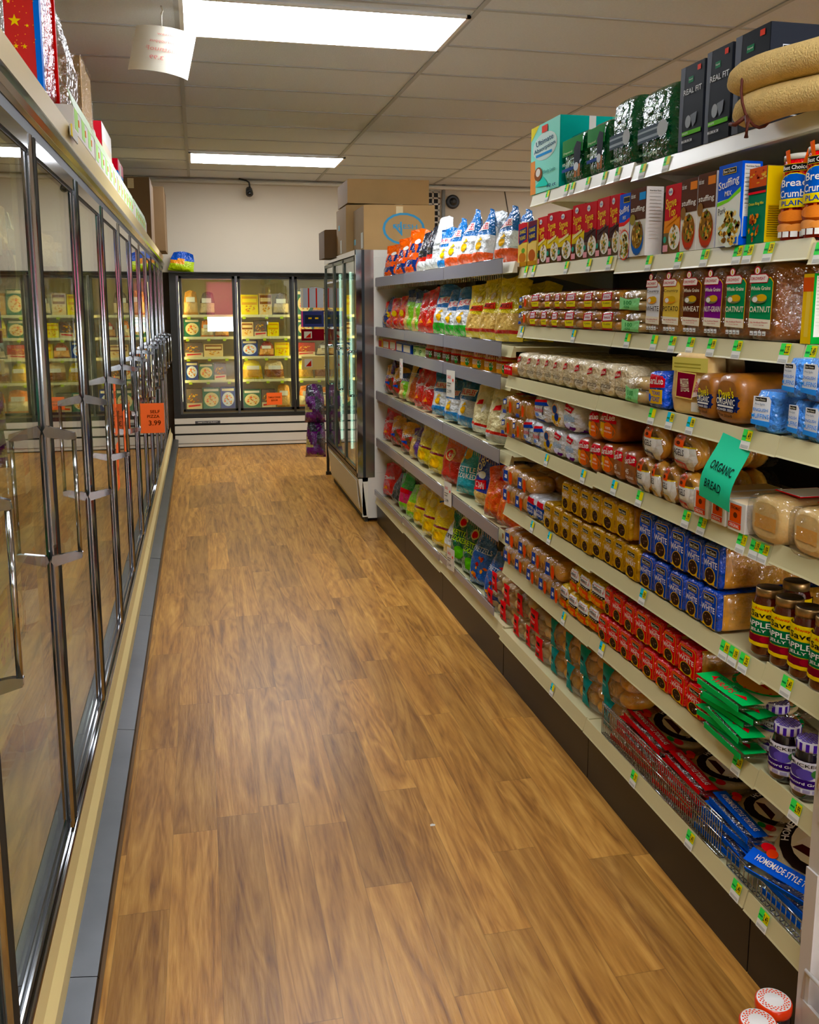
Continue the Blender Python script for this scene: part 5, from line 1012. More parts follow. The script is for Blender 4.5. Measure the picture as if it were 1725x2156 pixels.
# sixth shelf
g = 'gold-wrapped wheat loaves on the sixth shelf'
row(ROLLS, 5, [1058, 1084, 1110], .075, 'clear bag of rolls with orange ticket', 'lower row, sixth shelf', 'bread', 'roll bags on the sixth shelf')
row(ROLLS, 5, [1058, 1088, 1118], .075, 'clear bag of rolls with orange ticket', 'upper row, sixth shelf', 'bread', 'roll bags on the sixth shelf', z0=.08)
row(SMALLB, 5, [1108, 1127, 1147], .09, 'small blue, yellow and white bread bag', 'sixth shelf', 'bread', 'small bread bags on the sixth shelf')
row(WHEAT, 5, [1146, 1165, 1184, 1203, 1224, 1246, 1272, 1294, 1316, 1346], .1, 'gold wheat loaf', 'lower row, sixth shelf', 'bread', g)
row(WHEAT, 5, [1184, 1203, 1223, 1245, 1268, 1298, 1327], .106, 'gold wheat loaf', 'upper row, sixth shelf', 'bread', g, z0=.104)
g = 'blue-wrapped white loaves on the sixth shelf'
row(BLUEL, 5, [1347, 1378, 1408, 1443, 1476, 1513], .1, 'blue sandwich loaf', 'lower row, sixth shelf', 'bread', g)
row(BLUEL, 5, [1345, 1377, 1412, 1446, 1481, 1518], .112, 'blue sandwich loaf', 'upper row, sixth shelf', 'bread', g, z0=.104)
g = 'apple jelly jars on the sixth shelf'
for a, b_, dx, nm in ((1588, 1641, .01, 'apple jelly jar at the left of the front row'), (1631, 1682, .012, 'apple jelly jar second in the front row'), (1671, 1726, .012, 'apple jelly jar third in the front row'), (1714, 1770, .012, 'apple jelly jar cut by the right edge of the photo'), (1649, 1692, .10, 'apple jelly jar standing behind in the second row')):
    p_ = yat((a + b_) / 2, 1.19 + dx + .033, .83); put(APPLE, (1.19 + dx + .0353 * (1 - math.cos(.62)), p_ - .0353 * math.sin(.62), zs(5, 1.6)), .62, (.84, .84, 1.0), nm, 'jar', g)
# seventh shelf
row(ROLLS, 6, [1060, 1084, 1108, 1134, 1160, 1184], .07, 'clear bag of rolls with orange ticket', 'lower row, seventh shelf', 'bread', 'roll bags on the seventh shelf')
row(ROLLS, 6, [1062, 1090, 1118, 1146, 1178], .075, 'clear bag of rolls with orange ticket', 'upper row, seventh shelf', 'bread', 'roll bags on the seventh shelf', z0=.075)
row(SELECT, 6, [1178, 1196, 1215, 1237, 1262], .085, 'yellow and white wheat loaf', 'lower row, seventh shelf', 'bread', 'yellow loaves on the seventh shelf')
row(SELECT, 6, [1200, 1218, 1243, 1274], .09, 'yellow and white wheat loaf', 'upper row, seventh shelf', 'bread', 'yellow loaves on the seventh shelf', z0=.089)
g = 'red-wrapped white loaves on the seventh shelf'
row(REDL, 6, [1260, 1282, 1306, 1328, 1353, 1380, 1412, 1446, 1482], .086, 'red classic white loaf', 'lower row, seventh shelf', 'bread', g)
row(REDL, 6, [1274, 1290, 1314, 1339, 1367, 1396, 1427, 1470], .092, 'red classic white loaf', 'upper row, seventh shelf', 'bread', g, z0=.09)
# bottom deck
g = 'red-labelled bun packs on the bottom shelf'
row(REDBUN, 7, [1030, 1058, 1086, 1112, 1134, 1166], .088, 'red hot dog bun pack', 'lower row, bottom shelf', 'bread', g, dx2=0) if False else None
def brow(tm, bounds, h, what, where, group, z0=0):
    n = len(bounds) - 1
    for i in range(n):
        f = f'{ORD[i + 1]} from the far end' if i < n - 1 else 'nearest the camera'
        item(tm, 7, bounds[i], bounds[i + 1], h, f'{what}, {f}, {where}', 'bread', group, z0, .24, .05 + random.uniform(0, .01), random.uniform(-.04, .04))
brow(REDBUN, [1030, 1058, 1086, 1112, 1134, 1166], .088, 'red hot dog bun pack', 'lower row of the bottom shelf', g)
brow(REDBUN, [1040, 1066, 1093, 1122, 1160], .09, 'red hot dog bun pack', 'upper row of the bottom shelf', g, .092)
g = 'teal-labelled bun packs on the bottom shelf'
brow(TEALBUN, [1166, 1198, 1232, 1272], .098, 'teal hamburger bun pack', 'lower row of the bottom shelf', g)
brow(TEALBUN, [1164, 1196, 1228, 1272], .104, 'teal hamburger bun pack', 'upper row of the bottom shelf', g, .102)
item(TEALBUN, 7, 1276, 1322, .1, 'lower teal bun pack just behind the tall wire fence', 'bread', g, dx=.06); item(TEALBUN, 7, 1274, 1322, .11, 'topmost teal bun pack just behind the tall wire fence', 'bread', g, z0=.104, dx=.05)
# tortilla packs
def arc_text(txt, cx, cyy, r, a0, a1, h, c, Wd, H, flip=1):
    out = []; n = len(txt)
    for i, ch in enumerate(txt):
        if ch == ' ': continue
        a = a0 + (a1 - a0) * i / (n - 1); out.append(('t', ch, cx + r * math.cos(a), cyy + r * Wd / H * math.sin(a), h * .75, h * Wd / H, c, a - PI2 if flip > 0 else a + PI2))
    return out
def tortilla(edge, kind):
    t = tmpl('tortilla_pack', .22, .22, .03); q = MB(); q.lathe([(.0, 0), (.088, .0), (.094, .009), (.088, .02), (.0, .022)], mat('#dcc79a', .7, bump=.3, bscale=60, var=.12, vscale=30, name='tortilla'), 24, (.11, 0, .003)); q.build('tortillas', t)
    q = MB(); rings = []
    for x, k in ((-.012, .05), (.0, .5), (.03, 1), (.19, 1), (.225, .3)): rings.append([(x, y, z) for y, z in ring_sec(.225, .028 * k + .002, 20, 3, .014 * (1 - k))])
    q.loft(rings, BAGFILM, True); q.build('bag', t)
    q = MB(); fn = lambda u, v, o: (v, -u, .029 + o)
    if kind == 'ring':
        art(q, [('r', .0, .0, 1, .17, edge), ('e', .5, .58, .40, .40, '#1c120f'), ('e', .5, .58, .29, .29, '#d9cdb0'), ('p', [(.3, .45), (.7, .42), (.66, .52), (.5, .6), (.36, .58)], '#f0e6d2'), ('e', .42, .62, .06, .07, '#f0e6d2'), ('p', [(.3, .38), (.7, .36), (.6, .46), (.36, .46)], '#3a1712'),
            ('e', .13, .24, .08, .05, '#c4262b'), ('e', .2, .2, .06, .05, '#d9452a'), ('e', .86, .26, .07, .06, '#c4262b'), ('e', .78, .2, .06, .04, '#2f7a3a'), ('e', .14, .88, .07, .06, '#e9e6df'), ('t', 'HOMEMADE STYLE TORTILLAS', .5, .085, .8, .07, '#f0ebe2')] + arc_text('HOMEMADE STYLE TORTILLAS', .5, .58, .345, PI * 1.15, -PI * .15, .075, '#f0ebe2', 1, 1), fn, .22, .22)
    else:
        art(q, [('r', -.02, -.04, 1.02, .26, edge), ('t', 'WRAPS', .42, .08, .46, .1, '#b3202c'), ('t', 'ROASTED PEPPER', .42, .18, .5, .06, '#17351f'), ('p', [(.12, .1), (.16, .2), (.22, .08)], '#c4262b'), ('p', [(.68, .06), (.9, .1), (.8, .16)], '#c4262b'), ('e', .5, .6, .42, .36, '#23a050'), ('e', .5, .6, .37, .31, '#c98a56'), ('e', .42, .7, .05, .04, '#c4262b'), ('e', .6, .55, .09, .02, '#c4262b'), ('p', [(.3, .8), (.7, .78), (.5, .86)], '#5a2a18')] +
            [('r', .5 + .395 * math.cos(a) - .012, .6 + .335 * math.sin(a) - .02, .5 + .395 * math.cos(a) + .012, .6 + .335 * math.sin(a) + .02, '#c4262b') for a in [2 * PI * i / 14 for i in range(14)]], fn, .22, .22)
    q.build('label', t)
    q = MB(); q.box(-.013, -.011, -.1, .1, .004, .022, ink(edge)); q.build('edge_band', t)
    return t
TG, TR, TBL = tortilla('#16a04a', 'wrap'), tortilla('#c01f22', 'ring'), tortilla('#1b50b8', 'ring')
z_ = zs(6, 1.7)
for i in range(6):
    put(TG, (1.186 + (.004, .012, -.004, .01, .002, -.008)[i], 1.855 + (.0, .03, -.01, .02, -.015, .012)[i] - .0 * i, z_ + .002 + i * .0225), (-.05, .1, -.12, .06, .16, .02)[i], (.86, .86, .75), f'green-edged tortilla wrap pack, {ORD[i + 1]} up from the shelf in its stack', 'tortillas', 'green tortilla packs on the seventh shelf')
g = 'grape jam jars on the seventh shelf'
for a, b_, dx, nm in ((1603, 1659, .055, 'grape jam jar at the back left of the three'), (1625, 1684, .012, 'grape jam jar in front with its label fully showing'), (1672, 1732, .012, 'grape jam jar half cut off behind the white post')):
    p_ = yat((a + b_) / 2, 1.19 + dx + .033, .57); put(GRAPE, (1.19 + dx + .034 * (1 - math.cos(.62)), p_ - .034 * math.sin(.62), zs(6, 1.6)), .62, (.92, .92, .98), nm, 'jar', g)
zb_ = zs(7, 2.0)
for i in range(4):
    put(TR, (1.225 + .005 * i, 2.38 - .01 * i, zb_ + .004 + i * .026), .05 * (-1) ** i, (1.0, 1.25, .8), f'red-edged tortilla pack, {ORD[i + 1]} up in the far stack behind the tall wire fence', 'tortillas', 'red tortilla packs on the bottom shelf')
for i in range(4):
    put(TR, (1.222 + .004 * i, 2.13 - .01 * i, zb_ + .004 + i * .026), .06 * (-1) ** i, (1.0, 1.0, .8), f'red-edged tortilla pack, {ORD[i + 1]} up in the near stack behind the tall wire fence', 'tortillas', 'red tortilla packs on the bottom shelf')
for i in range(4):
    put(TBL, (1.222 + .004 * i, 1.90 - .008 * i, zb_ + .004 + i * .026), .07 * (-1) ** i, (1.0, .95, .8), f'blue-edged tortilla pack, {ORD[i + 1]} up in the stack under the jam jars', 'tortillas', 'blue tortilla packs on the bottom shelf')
for i in range(2):
    put(TBL, (1.23, 1.62, zb_ + .004 + i * .026), .05, (1.0, .95, .8), f'blue-edged tortilla pack lying {("under", "just below")[i]} the leaning taco pack', 'tortillas', 'blue tortilla packs on the bottom shelf')
o = put(TBL, (1.225, 1.63, zb_ + .062), 0, (1.05, 1.05, .8), 'big blue-edged tortilla pack leaning toward the aisle behind the low fence', 'tortillas', 'blue tortilla packs on the bottom shelf', rot=(.0, -.45, .35))
# wire fences on the bottom shelf
def fence(name, lab, y1, y0, z0, h, n, mid):
    t = thing(name, lab, 'wire fence', (1.197, y0, z0), 'wire shelf fences'); L_ = y1 - y0; r = .0013
    q = MB()
    for z in [0, h * .985] + ([h * .5, h * .9] if mid else []): q.tube([(0, 0, z), (0, L_, z)], .0016, CHROME, 5)
    q.tube([(.012, 0, 0), (.012, L_, 0)], .0016, CHROME, 5); q.build('rail', t)
    q = MB()
    for i in range(n + 1): y = L_ * i / n; q.tube([(.012, y, 0), (0, y, 0), (0, y, h)], r, CHROME, 4)
    q.build('upright_wires', t)
fence('wire_fence', 'taller chrome wire fence along the bottom shelf in front of the red tortillas', 2.55, 1.86, zb_ + .003, .105, 66, True)
fence('wire_fence', 'low chrome wire fence at the near end of the bottom shelf', 1.83, 1.30, zb_ + .003, .05, 30, False)

# ------------------------------------------------------------------ snack shelves
GP = mat('#85848f', .35, coat=.4, name='grey_price_rail')
for k in range(3):
    for s in range(6):
        y1, y0 = CB[k] - .004, max(CB[k + 1], 3.63) + .004
        X = 1.20 if s < 5 else 1.186; zb = (CZ[s] if s < 5 else .162 + .012 * k)
        t = thing('shelf_rail', f'grey plastic price rail on the {("top", "second", "third", "fourth", "fifth", "bottom")[s]} snack shelf, {("farthest", "middle", "nearest")[k]} bay', 'shelf rail', (X, y0, zb), 'grey rails on the snack shelves')
        q = MB(); q.box(0, .003, 0, y1 - y0, .0 if s < 5 else .05, .058 if s < 5 else .085, GP); q.build('strip', t)
        q = MB(); q.tube([(.006, 0, .06 if s < 5 else .087), (.006, y1 - y0, .06 if s < 5 else .087)], .002, CHROME, 5)
        if s in (0, 1, 3, 4):
            for i in range(int((y1 - y0) / .03)): q.tube([(.006, i * .03 + .01, -.022), (.006, i * .03 + .01, .06)], .0013, CHROME, 4)
        q.build('wire', t)
def chip(w, h, tk, colour, items=(), seed=0, nm='chip_bag'):
    t = tmpl(nm, w, tk, h); q = MB(); sf = bag(q, w, h, tk, colour, 14, 18, seed + 3); q.build('pouch', t)
    if items: q = MB(); art(q, items, lambda u, v, o: sf(u, v, o + .0015), w, h, .02); q.build('label', t)
    return t
f_ = {k: foil(v) for k, v in dict(blue='#1d5a94', navy='#16285e', white='#d8dadb', orange='#d8581c', red='#c02220', red2='#a81c14', yel='#e8c818', yel2='#e9d21e', green='#2a9a2e', lime='#7ab82c', silver='#b9bbba', black='#1c1e24', teal='#1a8a96', dgreen='#14502c', purple='#5a3a7c', tan='#d2b070', ob='#e85418', pink='#c04a6a', sky='#2f7dc0', blu2='#1a2c9c', choc='#6a3a1c', gold='#d9982a').items()}
def zig(u): return .03 * abs(((u * 9) % 1) - .5) * 2
def ruff(bot): return lambda u, v, s: (f_['silver'] if s > 0 and v < .7 else f_['blue'] if v > .54 + zig(u) else f_[bot] if v < .2 + zig(u) else f_['white'])
RUFT = [('p', [(.16, .62), (.82, .66), (.84, .80), (.2, .78)], '#f0eeec'), ('t', 'RUFFLES', .5, .715, .6, .11, '#b8202c', .05), ('e', .5, .34, .1, .08, '#d9a84a'), ('p', [(.4, .42), (.6, .46), (.52, .52)], '#d9b05a')]
CH = dict(
 ruffR=chip(.2, .27, .09, ruff('ob'), RUFT, 1), ruffB=chip(.2, .27, .09, ruff('sky'), RUFT, 2), ruffG=chip(.2, .27, .09, ruff('green'), RUFT, 3),
 bluenavy=chip(.18, .24, .08, lambda u, v, s: f_['navy'] if (u + v) % .5 < .42 else f_['gold'], (), 4),
 orbl=chip(.18, .26, .08, lambda u, v, s: f_['navy'] if noise.noise(Vector((u * 5, v * 6, 1))) > .12 and v < .72 else f_['ob'] if v < .7 else f_['orange'], [('e', .5, .76, .16, .06, '#e8e4da')], 5),
 blackred=chip(.18, .26, .08, lambda u, v, s: f_['red2'] if .3 < v < .38 else f_['silver'] if v < .3 and s < 0 else f_['black'], (), 6),
 silver=chip(.18, .27, .08, lambda u, v, s: f_['silver'], [('r', .2, .4, .8, .42, '#8a8c8a'), ('r', .2, .5, .7, .52, '#8a8c8a')], 7),
 redor=chip(.18, .22, .08, lambda u, v, s: f_['red'] if noise.noise(Vector((u * 4, v * 5, 4))) > 0 else f_['orange'], [('e', .5, .5, .2, .1, '#e8c030')], 8),
 lime=chip(.18, .25, .08, lambda u, v, s: f_['tan'] if u < .45 and v < .6 else f_['lime'] if v < .74 else f_['navy'], [('t', 'SUNCHIPS', .5, .78, .7, .1, '#e9e6df')], 9),
 red=chip(.18, .25, .08, lambda u, v, s: f_['red'] if not (.32 < v < .36) else f_['white'], [('t', 'Doritos', .45, .6, .6, .12, '#f0ece4', .2), ('p', [(.2, .2), (.5, .22), (.34, .34)], '#e0832a')], 10),
 yel=chip(.24, .27, .1, lambda u, v, s: f_['yel2'] if v > .45 or s > 0 else f_['tan'] if v > .14 else f_['red'] if v > .1 else f_['yel2'], [('e', .5, .74, .13, .08, '#b9962a'), ('e', .5, .74, .1, .06, '#e9dcc0'), ('p', [(.3, .5), (.75, .52), (.74, .62), (.32, .6)], '#c9301c'), ('t', 'MISSION', .52, .56, .36, .07, '#2a1d14')], 11),
 purple=chip(.18, .22, .08, lambda u, v, s: f_['purple'] if abs(u - v) < .2 or v > .8 else f_['gold'] if v < .5 else f_['black'], [('e', .5, .3, .2, .12, '#d9862a')], 12),
 purpl2=chip(.18, .22, .08, lambda u, v, s: f_['purple'] if u > .5 or v > .75 else f_['tan'], [('t', 'TOSTITOS', .5, .7, .7, .1, '#e9e6df')], 13),
 fritos=chip(.18, .22, .08, lambda u, v, s: f_['gold'] if v > .6 else f_['red'] if (u + v) % .6 < .3 else f_['choc'], [('t', 'Fritos', .5, .62, .66, .16, '#f0ece4', .25), ('p', [(.1, .36), (.6, .3), (.56, .42)], '#27408a')], 14),
 clearo=chip(.18, .22, .08, lambda u, v, s: f_['tan'] if u < .4 else f_['orange'] if v < .7 else f_['navy'], [('t', 'TOSTITOS', .45, .78, .6, .1, '#e9e6df')], 15),
 santitas=chip(.2, .24, .1, lambda u, v, s: foil('#d8cca0') if v > .22 else f_['red'] if v > .14 else f_['white'], [('p', [(.3, .6), (.5, .64), (.46, .74), (.3, .7)], '#c42222'), ('e', .62, .56, .1, .1, '#efeade')], 16),
 yell=chip(.2, .24, .09, lambda u, v, s: f_['yel'] if not (.42 < v < .52 and u > .1) else foil('#7a1420'), [('e', .5, .8, .16, .09, '#e9dc9a'), ('e', .5, .24, .24, .12, '#e8b02a')], 17),
 laysr=chip(.2, .26, .09, lambda u, v, s: f_['orange'] if v > .5 else f_['red2'], [('e', .45, .62, .22, .14, '#e9dc9a'), ('e', .45, .62, .18, .11, '#c8201c'), ('t', "Lay's", .45, .62, .28, .1, '#f5f0ea')], 18),
 teal=chip(.2, .28, .09, lambda u, v, s: f_['teal'], [('e', .4, .78, .2, .14, '#e0b04a'), ('e', .2, .62, .1, .07, '#e9dc9a'), ('t', 'KETTLE', .5, .46, .7, .1, '#e4e9e2'), ('t', 'COOKED', .5, .34, .8, .1, '#e4e9e2')], 19),
 pop=chip(.2, .3, .09, lambda u, v, s: f_['blu2'] if v > .22 else f_['tan'], [('t', "BOB'S", .3, .66, .6, .16, '#f0ece4', .9), ('p', [(.1, .22), (.72, .3), (.7, .44), (.1, .38)], '#c4262b'), ('t', 'CORN', .4, .33, .46, .1, '#f0ece4'), ('e', .45, .5, .2, .06, '#ecebe6')], 20),
 cheeto=chip(.2, .24, .09, lambda u, v, s: foil('#ef7a30') if noise.noise(Vector((u * 6, v * 7, 8))) > .1 and v < .7 else foil('#f0561a'), [('r', .5, .78, .8, .9, '#c4262b')], 21),
 kettle=chip(.2, .27, .09, lambda u, v, s: f_['dgreen'], [('e', .5, .82, .16, .09, '#e9dc9a'), ('e', .5, .82, .12, .06, '#c8201c'), ('t', 'KETTLE', .5, .62, .74, .1, '#b8e02a'), ('t', 'COOKED', .5, .5, .74, .1, '#b8e02a'), ('e', .6, .26, .2, .12, '#5a9a3a')], 22),
 blk=chip(.18, .24, .08, lambda u, v, s: f_['black'], (), 23),
 pinkg=chip(.18, .24, .08, lambda u, v, s: f_['green'] if v > .6 else f_['pink'] if v > .2 else f_['lime'], [('r', .15, .5, .85, .62, '#c4262b')], 24),
 limey=chip(.18, .24, .08, lambda u, v, s: f_['lime'] if v > .5 or v < .2 else f_['yel'], (), 25),
 pretz=chip(.18, .24, .09, lambda u, v, s: foil('#1f4f9a'), [('t', 'PRETZELS', .5, .7, .8, .1, '#c9d6e8'), ('b', .5, .35, .4, .25, 12, ('#b3552a', '#c9862a', '#8a1f1c'))], 26),
 whiteb=chip(.18, .26, .08, lambda u, v, s: f_['white'] if v > .3 else f_['tan'], [('t', 'KETTLE', .5, .5, .7, .1, '#2a2a2c')], 27))
BN = dict(ruffR='blue and white ridged chip bag with orange foot', ruffB='blue, white and sky-blue ridged chip bag', ruffG='blue and white ridged chip bag with green foot', bluenavy='dark blue snack bag', orbl='orange bag with blue patches', blackred='black and red chip bag', silver='silver-backed chip bag', redor='red and orange snack bag', lime='lime green and tan chip bag', red='bright red chip bag', yel='yellow tortilla chip bag', purple='purple and orange snack bag', purpl2='purple and tan chip bag', fritos='red and gold corn chip bag', clearo='orange and tan chip bag', santitas='clear tortilla chip bag with red stripe', yell='yellow chip bag with maroon stripe', laysr='orange-red chip bag with round logo', teal='teal kettle chip bag', pop='royal blue popcorn bag', cheeto='bright orange puff bag', kettle='dark green kettle chip bag', blk='black snack bag', pinkg='pink and green snack bag', limey='yellow and lime snack bag', pretz='blue pretzel bag', whiteb='white kettle chip bag')
SN = ['top snack shelf', 'second snack shelf', 'dip shelf', 'fourth snack shelf', 'fifth snack shelf', 'bottom snack shelf']
def chips(s, lst):
    cnt = {}
    tot = {}
    for e in lst: tot[e[0]] = tot.get(e[0], 0) + 1
    for (k, pa, pb, h, *r) in lst:
        cnt[k] = cnt.get(k, 0) + 1; dx = r[0] if r else 0; tm = CH[k]; w0, d0, h0 = DIM[tm]
        X = 1.287 + dx; z = cs(s); pc = (pa + pb) / 2; y = yat(pc, X, z + h * .35)
        yl, yr = yat(pa, X, z + h * .4), yat(pb, X, z + h * .4); w = min(.22, max(.12, abs(yl - yr) * .92))
        lab = BN[k] + (f', {ORD[cnt[k]]} from far end' if tot[k] > 1 else '') + f', {SN[s]}'; y = min(y, 6.31)
        put(tm, (X, y, z + .009), 0, (.85, w / w0, h / h0), lab, 'snack bag', 'snack bags on the ' + SN[s], rot=(random.uniform(-.04, .04), .16, .24 + random.uniform(-.1, .1)))
chips(0, [('bluenavy', 795, 818, .17), ('orbl', 814, 838, .21), ('orbl', 838, 862, .23), ('orbl', 858, 886, .26), ('blackred', 884, 902, .23), ('blackred', 900, 918, .25), ('silver', 914, 942, .28), ('ruffB', 932, 952, .21), ('ruffR', 946, 972, .24), ('ruffR', 970, 1002, .26), ('ruffR', 1004, 1030, .24), ('silver', 1024, 1052, .24, .06), ('ruffR', 1054, 1082, .22), ('ruffR', 1080, 1108, .22, .1)])
chips(1, [('bluenavy', 795, 825, .2), ('redor', 814, 832, .17), ('redor', 828, 846, .19), ('redor', 842, 862, .2), ('lime', 852, 880, .24), ('lime', 872, 896, .23), ('red', 890, 910, .22), ('red', 908, 930, .24), ('ruffG', 920, 948, .25), ('ruffG', 944, 966, .22), ('ruffG', 962, 996, .23), ('yel', 992, 1026, .24), ('yel', 1018, 1056, .26), ('yel', 1052, 1094, .26), ('yel', 1110, 1160, .24, .12)])
chips(3, [('purple', 794, 820, .22), ('fritos', 814, 838, .18), ('fritos', 832, 856, .18), ('lime', 850, 866, .16), ('clearo', 860, 884, .22), ('red', 880, 902, .22), ('red', 898, 922, .22), ('ruffB', 914, 950, .23), ('ruffB', 942, 970, .2), ('ruffB', 964, 1008, .24), ('santitas', 1000, 1036, .22), ('santitas', 1032, 1078, .23, -.02)])
chips(4, [('red', 790, 826, .22), ('fritos', 824, 852, .18), ('fritos', 850, 876, .18), ('purpl2', 866, 892, .18), ('yell', 884, 912, .22), ('yell', 908, 942, .23), ('laysr', 934, 972, .24), ('teal', 966, 1008, .27), ('pop', 1002, 1046, .29), ('cheeto', 1030, 1060, .22, -.03), ('cheeto', 1056, 1090, .22, -.03)])
chips(5, [('red', 796, 818, .22), ('red', 814, 836, .22), ('blk', 832, 848, .2), ('pinkg', 842, 868, .23), ('limey', 864, 884, .21), ('yell', 876, 902, .24), ('yell', 898, 924, .24), ('yell', 920, 946, .23), ('ruffB', 930, 954, .24, .03), ('whiteb', 940, 968, .22), ('kettle', 958, 986, .27), ('kettle', 980, 1010, .25), ('pretz', 1000, 1036, .25), ('pretz', 1030, 1064, .22, -.02)])
# dip shelf
def dipjar(c, c2, txt):
    return round_pack('dip_jar', .05, .1, [(.0, 0), (.044, 0), (.05, .01), (.05, .078), (.044, .084)], glossy(c), [('r', .12, .15, .88, .72, c2), ('t', txt, .5, .45, .5, .26, '#f3efe6'), ('r', .12, .62, .88, .72, '#b8322a'), ('e', .68, .36, .06, .2, '#3a7a3a')], ([(.0, .083), (.046, .083), (.047, .098), (.0, .1)], glossy('#b8401c')), .5)
DO, DGn = dipjar('#f0a22c', '#c98a3a', 'TOSTITOS'), dipjar('#b8652a', '#5a3a2a', 'TOSTITOS')
TRAYB = boxp('cracker_box', .12, .1, .06, '#c93a22', [('r', .1, .2, .9, .8, '#e8d9c0')]); TRAY2 = boxp('cracker_box', .12, .1, .06, '#1f3a86', [('r', .1, .2, .9, .8, '#e8d9c0')]); TRAY3 = boxp('cracker_box', .12, .1, .06, '#d9b02a', [('r', .1, .2, .9, .8, '#b3352a')])
CAND = round_pack('dip_can', .04, .05, [(.0, 0), (.04, 0), (.04, .046)], glossy('#2f6a2c'), [('r', .1, .1, .9, .9, '#c9d6a0'), ('t', 'DIP', .5, .5, .3, .5, '#2f6a2c')], ([(.0, .046), (.041, .046), (.041, .052), (.0, .052)], glossy('#2f7a34')), .5)
dip = [(TRAY3, 790, 806, .07, 'tan cracker box'), (TRAYB, 806, 820, .07, 'red cracker box'), (TRAYB, 820, 834, .075, 'red cracker box'), (TRAY2, 834, 848, .07, 'blue cracker box'), (TRAY2, 848, 866, .07, 'blue cracker box'), (CAND, 866, 878, .06, 'green dip can'), (CAND, 878, 890, .06, 'green dip can')] + \
      [(DGn, 890 + 18 * i, 908 + 18 * i, .085, 'brown dip jar') for i in range(4)] + [(DO, 962 + 25 * i, 987 + 25 * i, .09, 'orange dip jar') for i in range(3)] + [(DO, 1036, 1066, .092, 'orange dip jar')]
cn = {}
for tm, a, b_, h, nm in dip:
    cn[nm] = cn.get(nm, 0) + 1
    item(tm, 3, a, b_, h, f'{nm}, {ORD[cn[nm]]} from the far end of the dip shelf', 'jar' if 'jar' in nm else 'can' if 'can' in nm else 'box', 'dips on the third snack shelf', surf=cs(2), X=1.218, dx=.012, d=.09)
# paper notices clipped to the snack shelves
for px, py, X, w, h, nm in ((846, 797, 1.19, .05, .12, 'small white notice hanging below the dip shelf, far one'), (950, 836, 1.19, .10, .13, 'larger white notice hanging below the dip shelf'), (944, 1065, 1.19, .09, .12, 'white notice clipped on the fifth snack shelf rail'), (950, 1200, 1.178, .09, .11, 'white notice clipped on the bottom snack shelf rail')):
    p_ = onX(px, py, X); t = thing('paper_notice', nm, 'notice', (X - .002, p_.y, p_.z), 'white notices on the snack shelves', (0, 0, .15))
    q = MB(); q.box(-.001, 0, -w / 2, w / 2, 0, h, mat('#dedad0', .7)); q.build('sheet', t)
    q = MB(); art(q, [('t', 'SALE', .35, .75, .4, .12, '#b8403a'), ('r', .1, .5, .6, .54, '#6a665e'), ('r', .1, .4, .5, .44, '#6a665e'), ('t', '2.99', .4, .22, .5, .12, '#3a3733'), ('r', .75, .6, .88, .7, '#c9402c')], lambda u, v, o: (-.0012 - o, -u, v), w, h); q.build('lettering', t)

# ------------------------------------------------------------------ white end rack at the right edge, jars on the floor, litter
ER = mat('#c9c4be', .42, name='white_rack_enamel')
t = thing('end_rack', 'white metal end rack post and wire basket at the right edge', 'rack', (1.15, 1.45, 0))
q = MB(); q.box(0, .045, 0, .035, 0, .44, ER); q.box(.004, .049, .002, .033, .44, 1.2, ER); q.build('post', t)
q = MB(); q.box(.0, .04, -.36, -.32, 0, 1.2, ER); q.build('post', t)
for z in (.16, .62):
    q = MB(); q.prism([(-.004, z), (.008, z - .006), (.012, z - .075), (.0, z - .07)], -.36, .012, ER); q.box(0, .3, -.36, .0, z - .078, z - .07, ER)
    q.tube([(.0, -.35, z + .065), (.0, .012, z + .065), (.0, .016, z + .0)], .0045, ER, 8); q.build('basket', t)
for i, (y, z, c) in enumerate(((-.14, .095, '#8a2f3a'), (-.14, .56, '#5a6a8a'), (-.28, .095, '#3a5a8a'), (-.28, .56, '#b9a03a'))):
    k = boxp('snack_package', .1, .1, .12, c, [('r', .1, .5, .9, .9, '#d9d4c8')]); k.location = (1.19, 1.45 + y + .06, z); tag(k, ('maroon', 'grey blue', 'blue', 'ochre')[i] + ' package standing in the white end rack', 'package')
LID = glossy('#d23a1c')
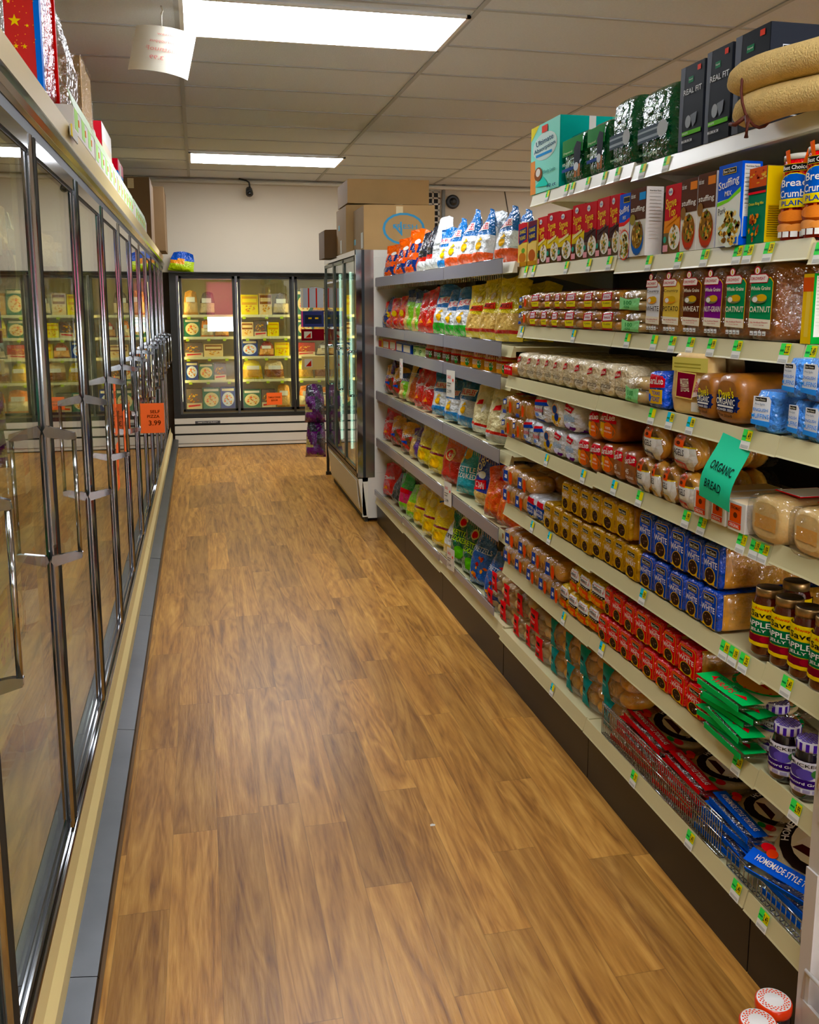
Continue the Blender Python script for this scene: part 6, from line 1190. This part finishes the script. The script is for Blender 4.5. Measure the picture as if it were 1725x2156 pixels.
lidjar = round_pack('jam_jar', .036, .12, [(.0, 0), (.034, 0), (.036, .008), (.036, .08), (.032, .1)], GRM, [('r', .2, .15, .8, .7, '#dcd9d2')], ([(.0, .1), (.0365, .1), (.0372, .104), (.0372, .118), (.034, .121), (.0, .1205)], [LID, LID, LID, LID, mat('#e2ddd8', .4)]), .9)
q = MB()
for i in range(20):
    for j, r_ in enumerate((.0295, .0255, .0215)):
        a = 2 * PI * (i + .5 * j) / 20; q.add([(.036 + (r_ + e) * math.cos(a + s), (r_ + e) * math.sin(a + s), .1213) for s, e in ((-.07, -.0015), (.07, -.0015), (.07, .0015), (-.07, .0015))], [(0, 1, 2, 3)], ink('#d8452a'))
q.build('gingham_print', lidjar)
for (x, y, nm) in ((1.075, 1.50, 'jar with red checked lid on the floor, the left one'), (1.128, 1.535, 'jar with red checked lid on the floor, the right one beside the post')):
    pass
DIM[lidjar] = (.072, .072, .12)
p1 = ray(1597, 2150); p1 = C0 + p1 * ((.12 - EYE) / p1.z); p2 = ray(1648, 2127); p2 = C0 + p2 * ((.12 - EYE) / p2.z)
put(lidjar, (p1.x - .036, p1.y, 0), 0, (1, 1, 1), 'jar with red checked lid on the floor, the left one', 'jar', 'jars on the floor')
put(lidjar, (p2.x - .036 + .004, p2.y + .012, 0), .5, (1, 1, 1), 'jar with red checked lid on the floor, right one beside the post', 'jar', 'jars on the floor')
p = C0 + ray(911, 1737) * (-EYE / ray(911, 1737).z)
q = MB(); q.prism([(-.008, -.005), (.006, -.006), (.009, .001), (.0, .006), (-.007, .003)], 0, .001, mat('#dcd8d0', .7), 'z'); o = q.build('paper_scrap', None, (p.x, p.y, 0)); tag(o, 'tiny white paper scrap on the wood floor in the middle of the aisle', 'litter')
# templates never placed are dropped
for o in [o for o in S.objects if o.parent is None and o.type == 'EMPTY' and o.location.z < -20]:
    for c in list(o.children):
        for g2 in list(c.children): bpy.data.objects.remove(g2)
        bpy.data.objects.remove(c)
    bpy.data.objects.remove(o)
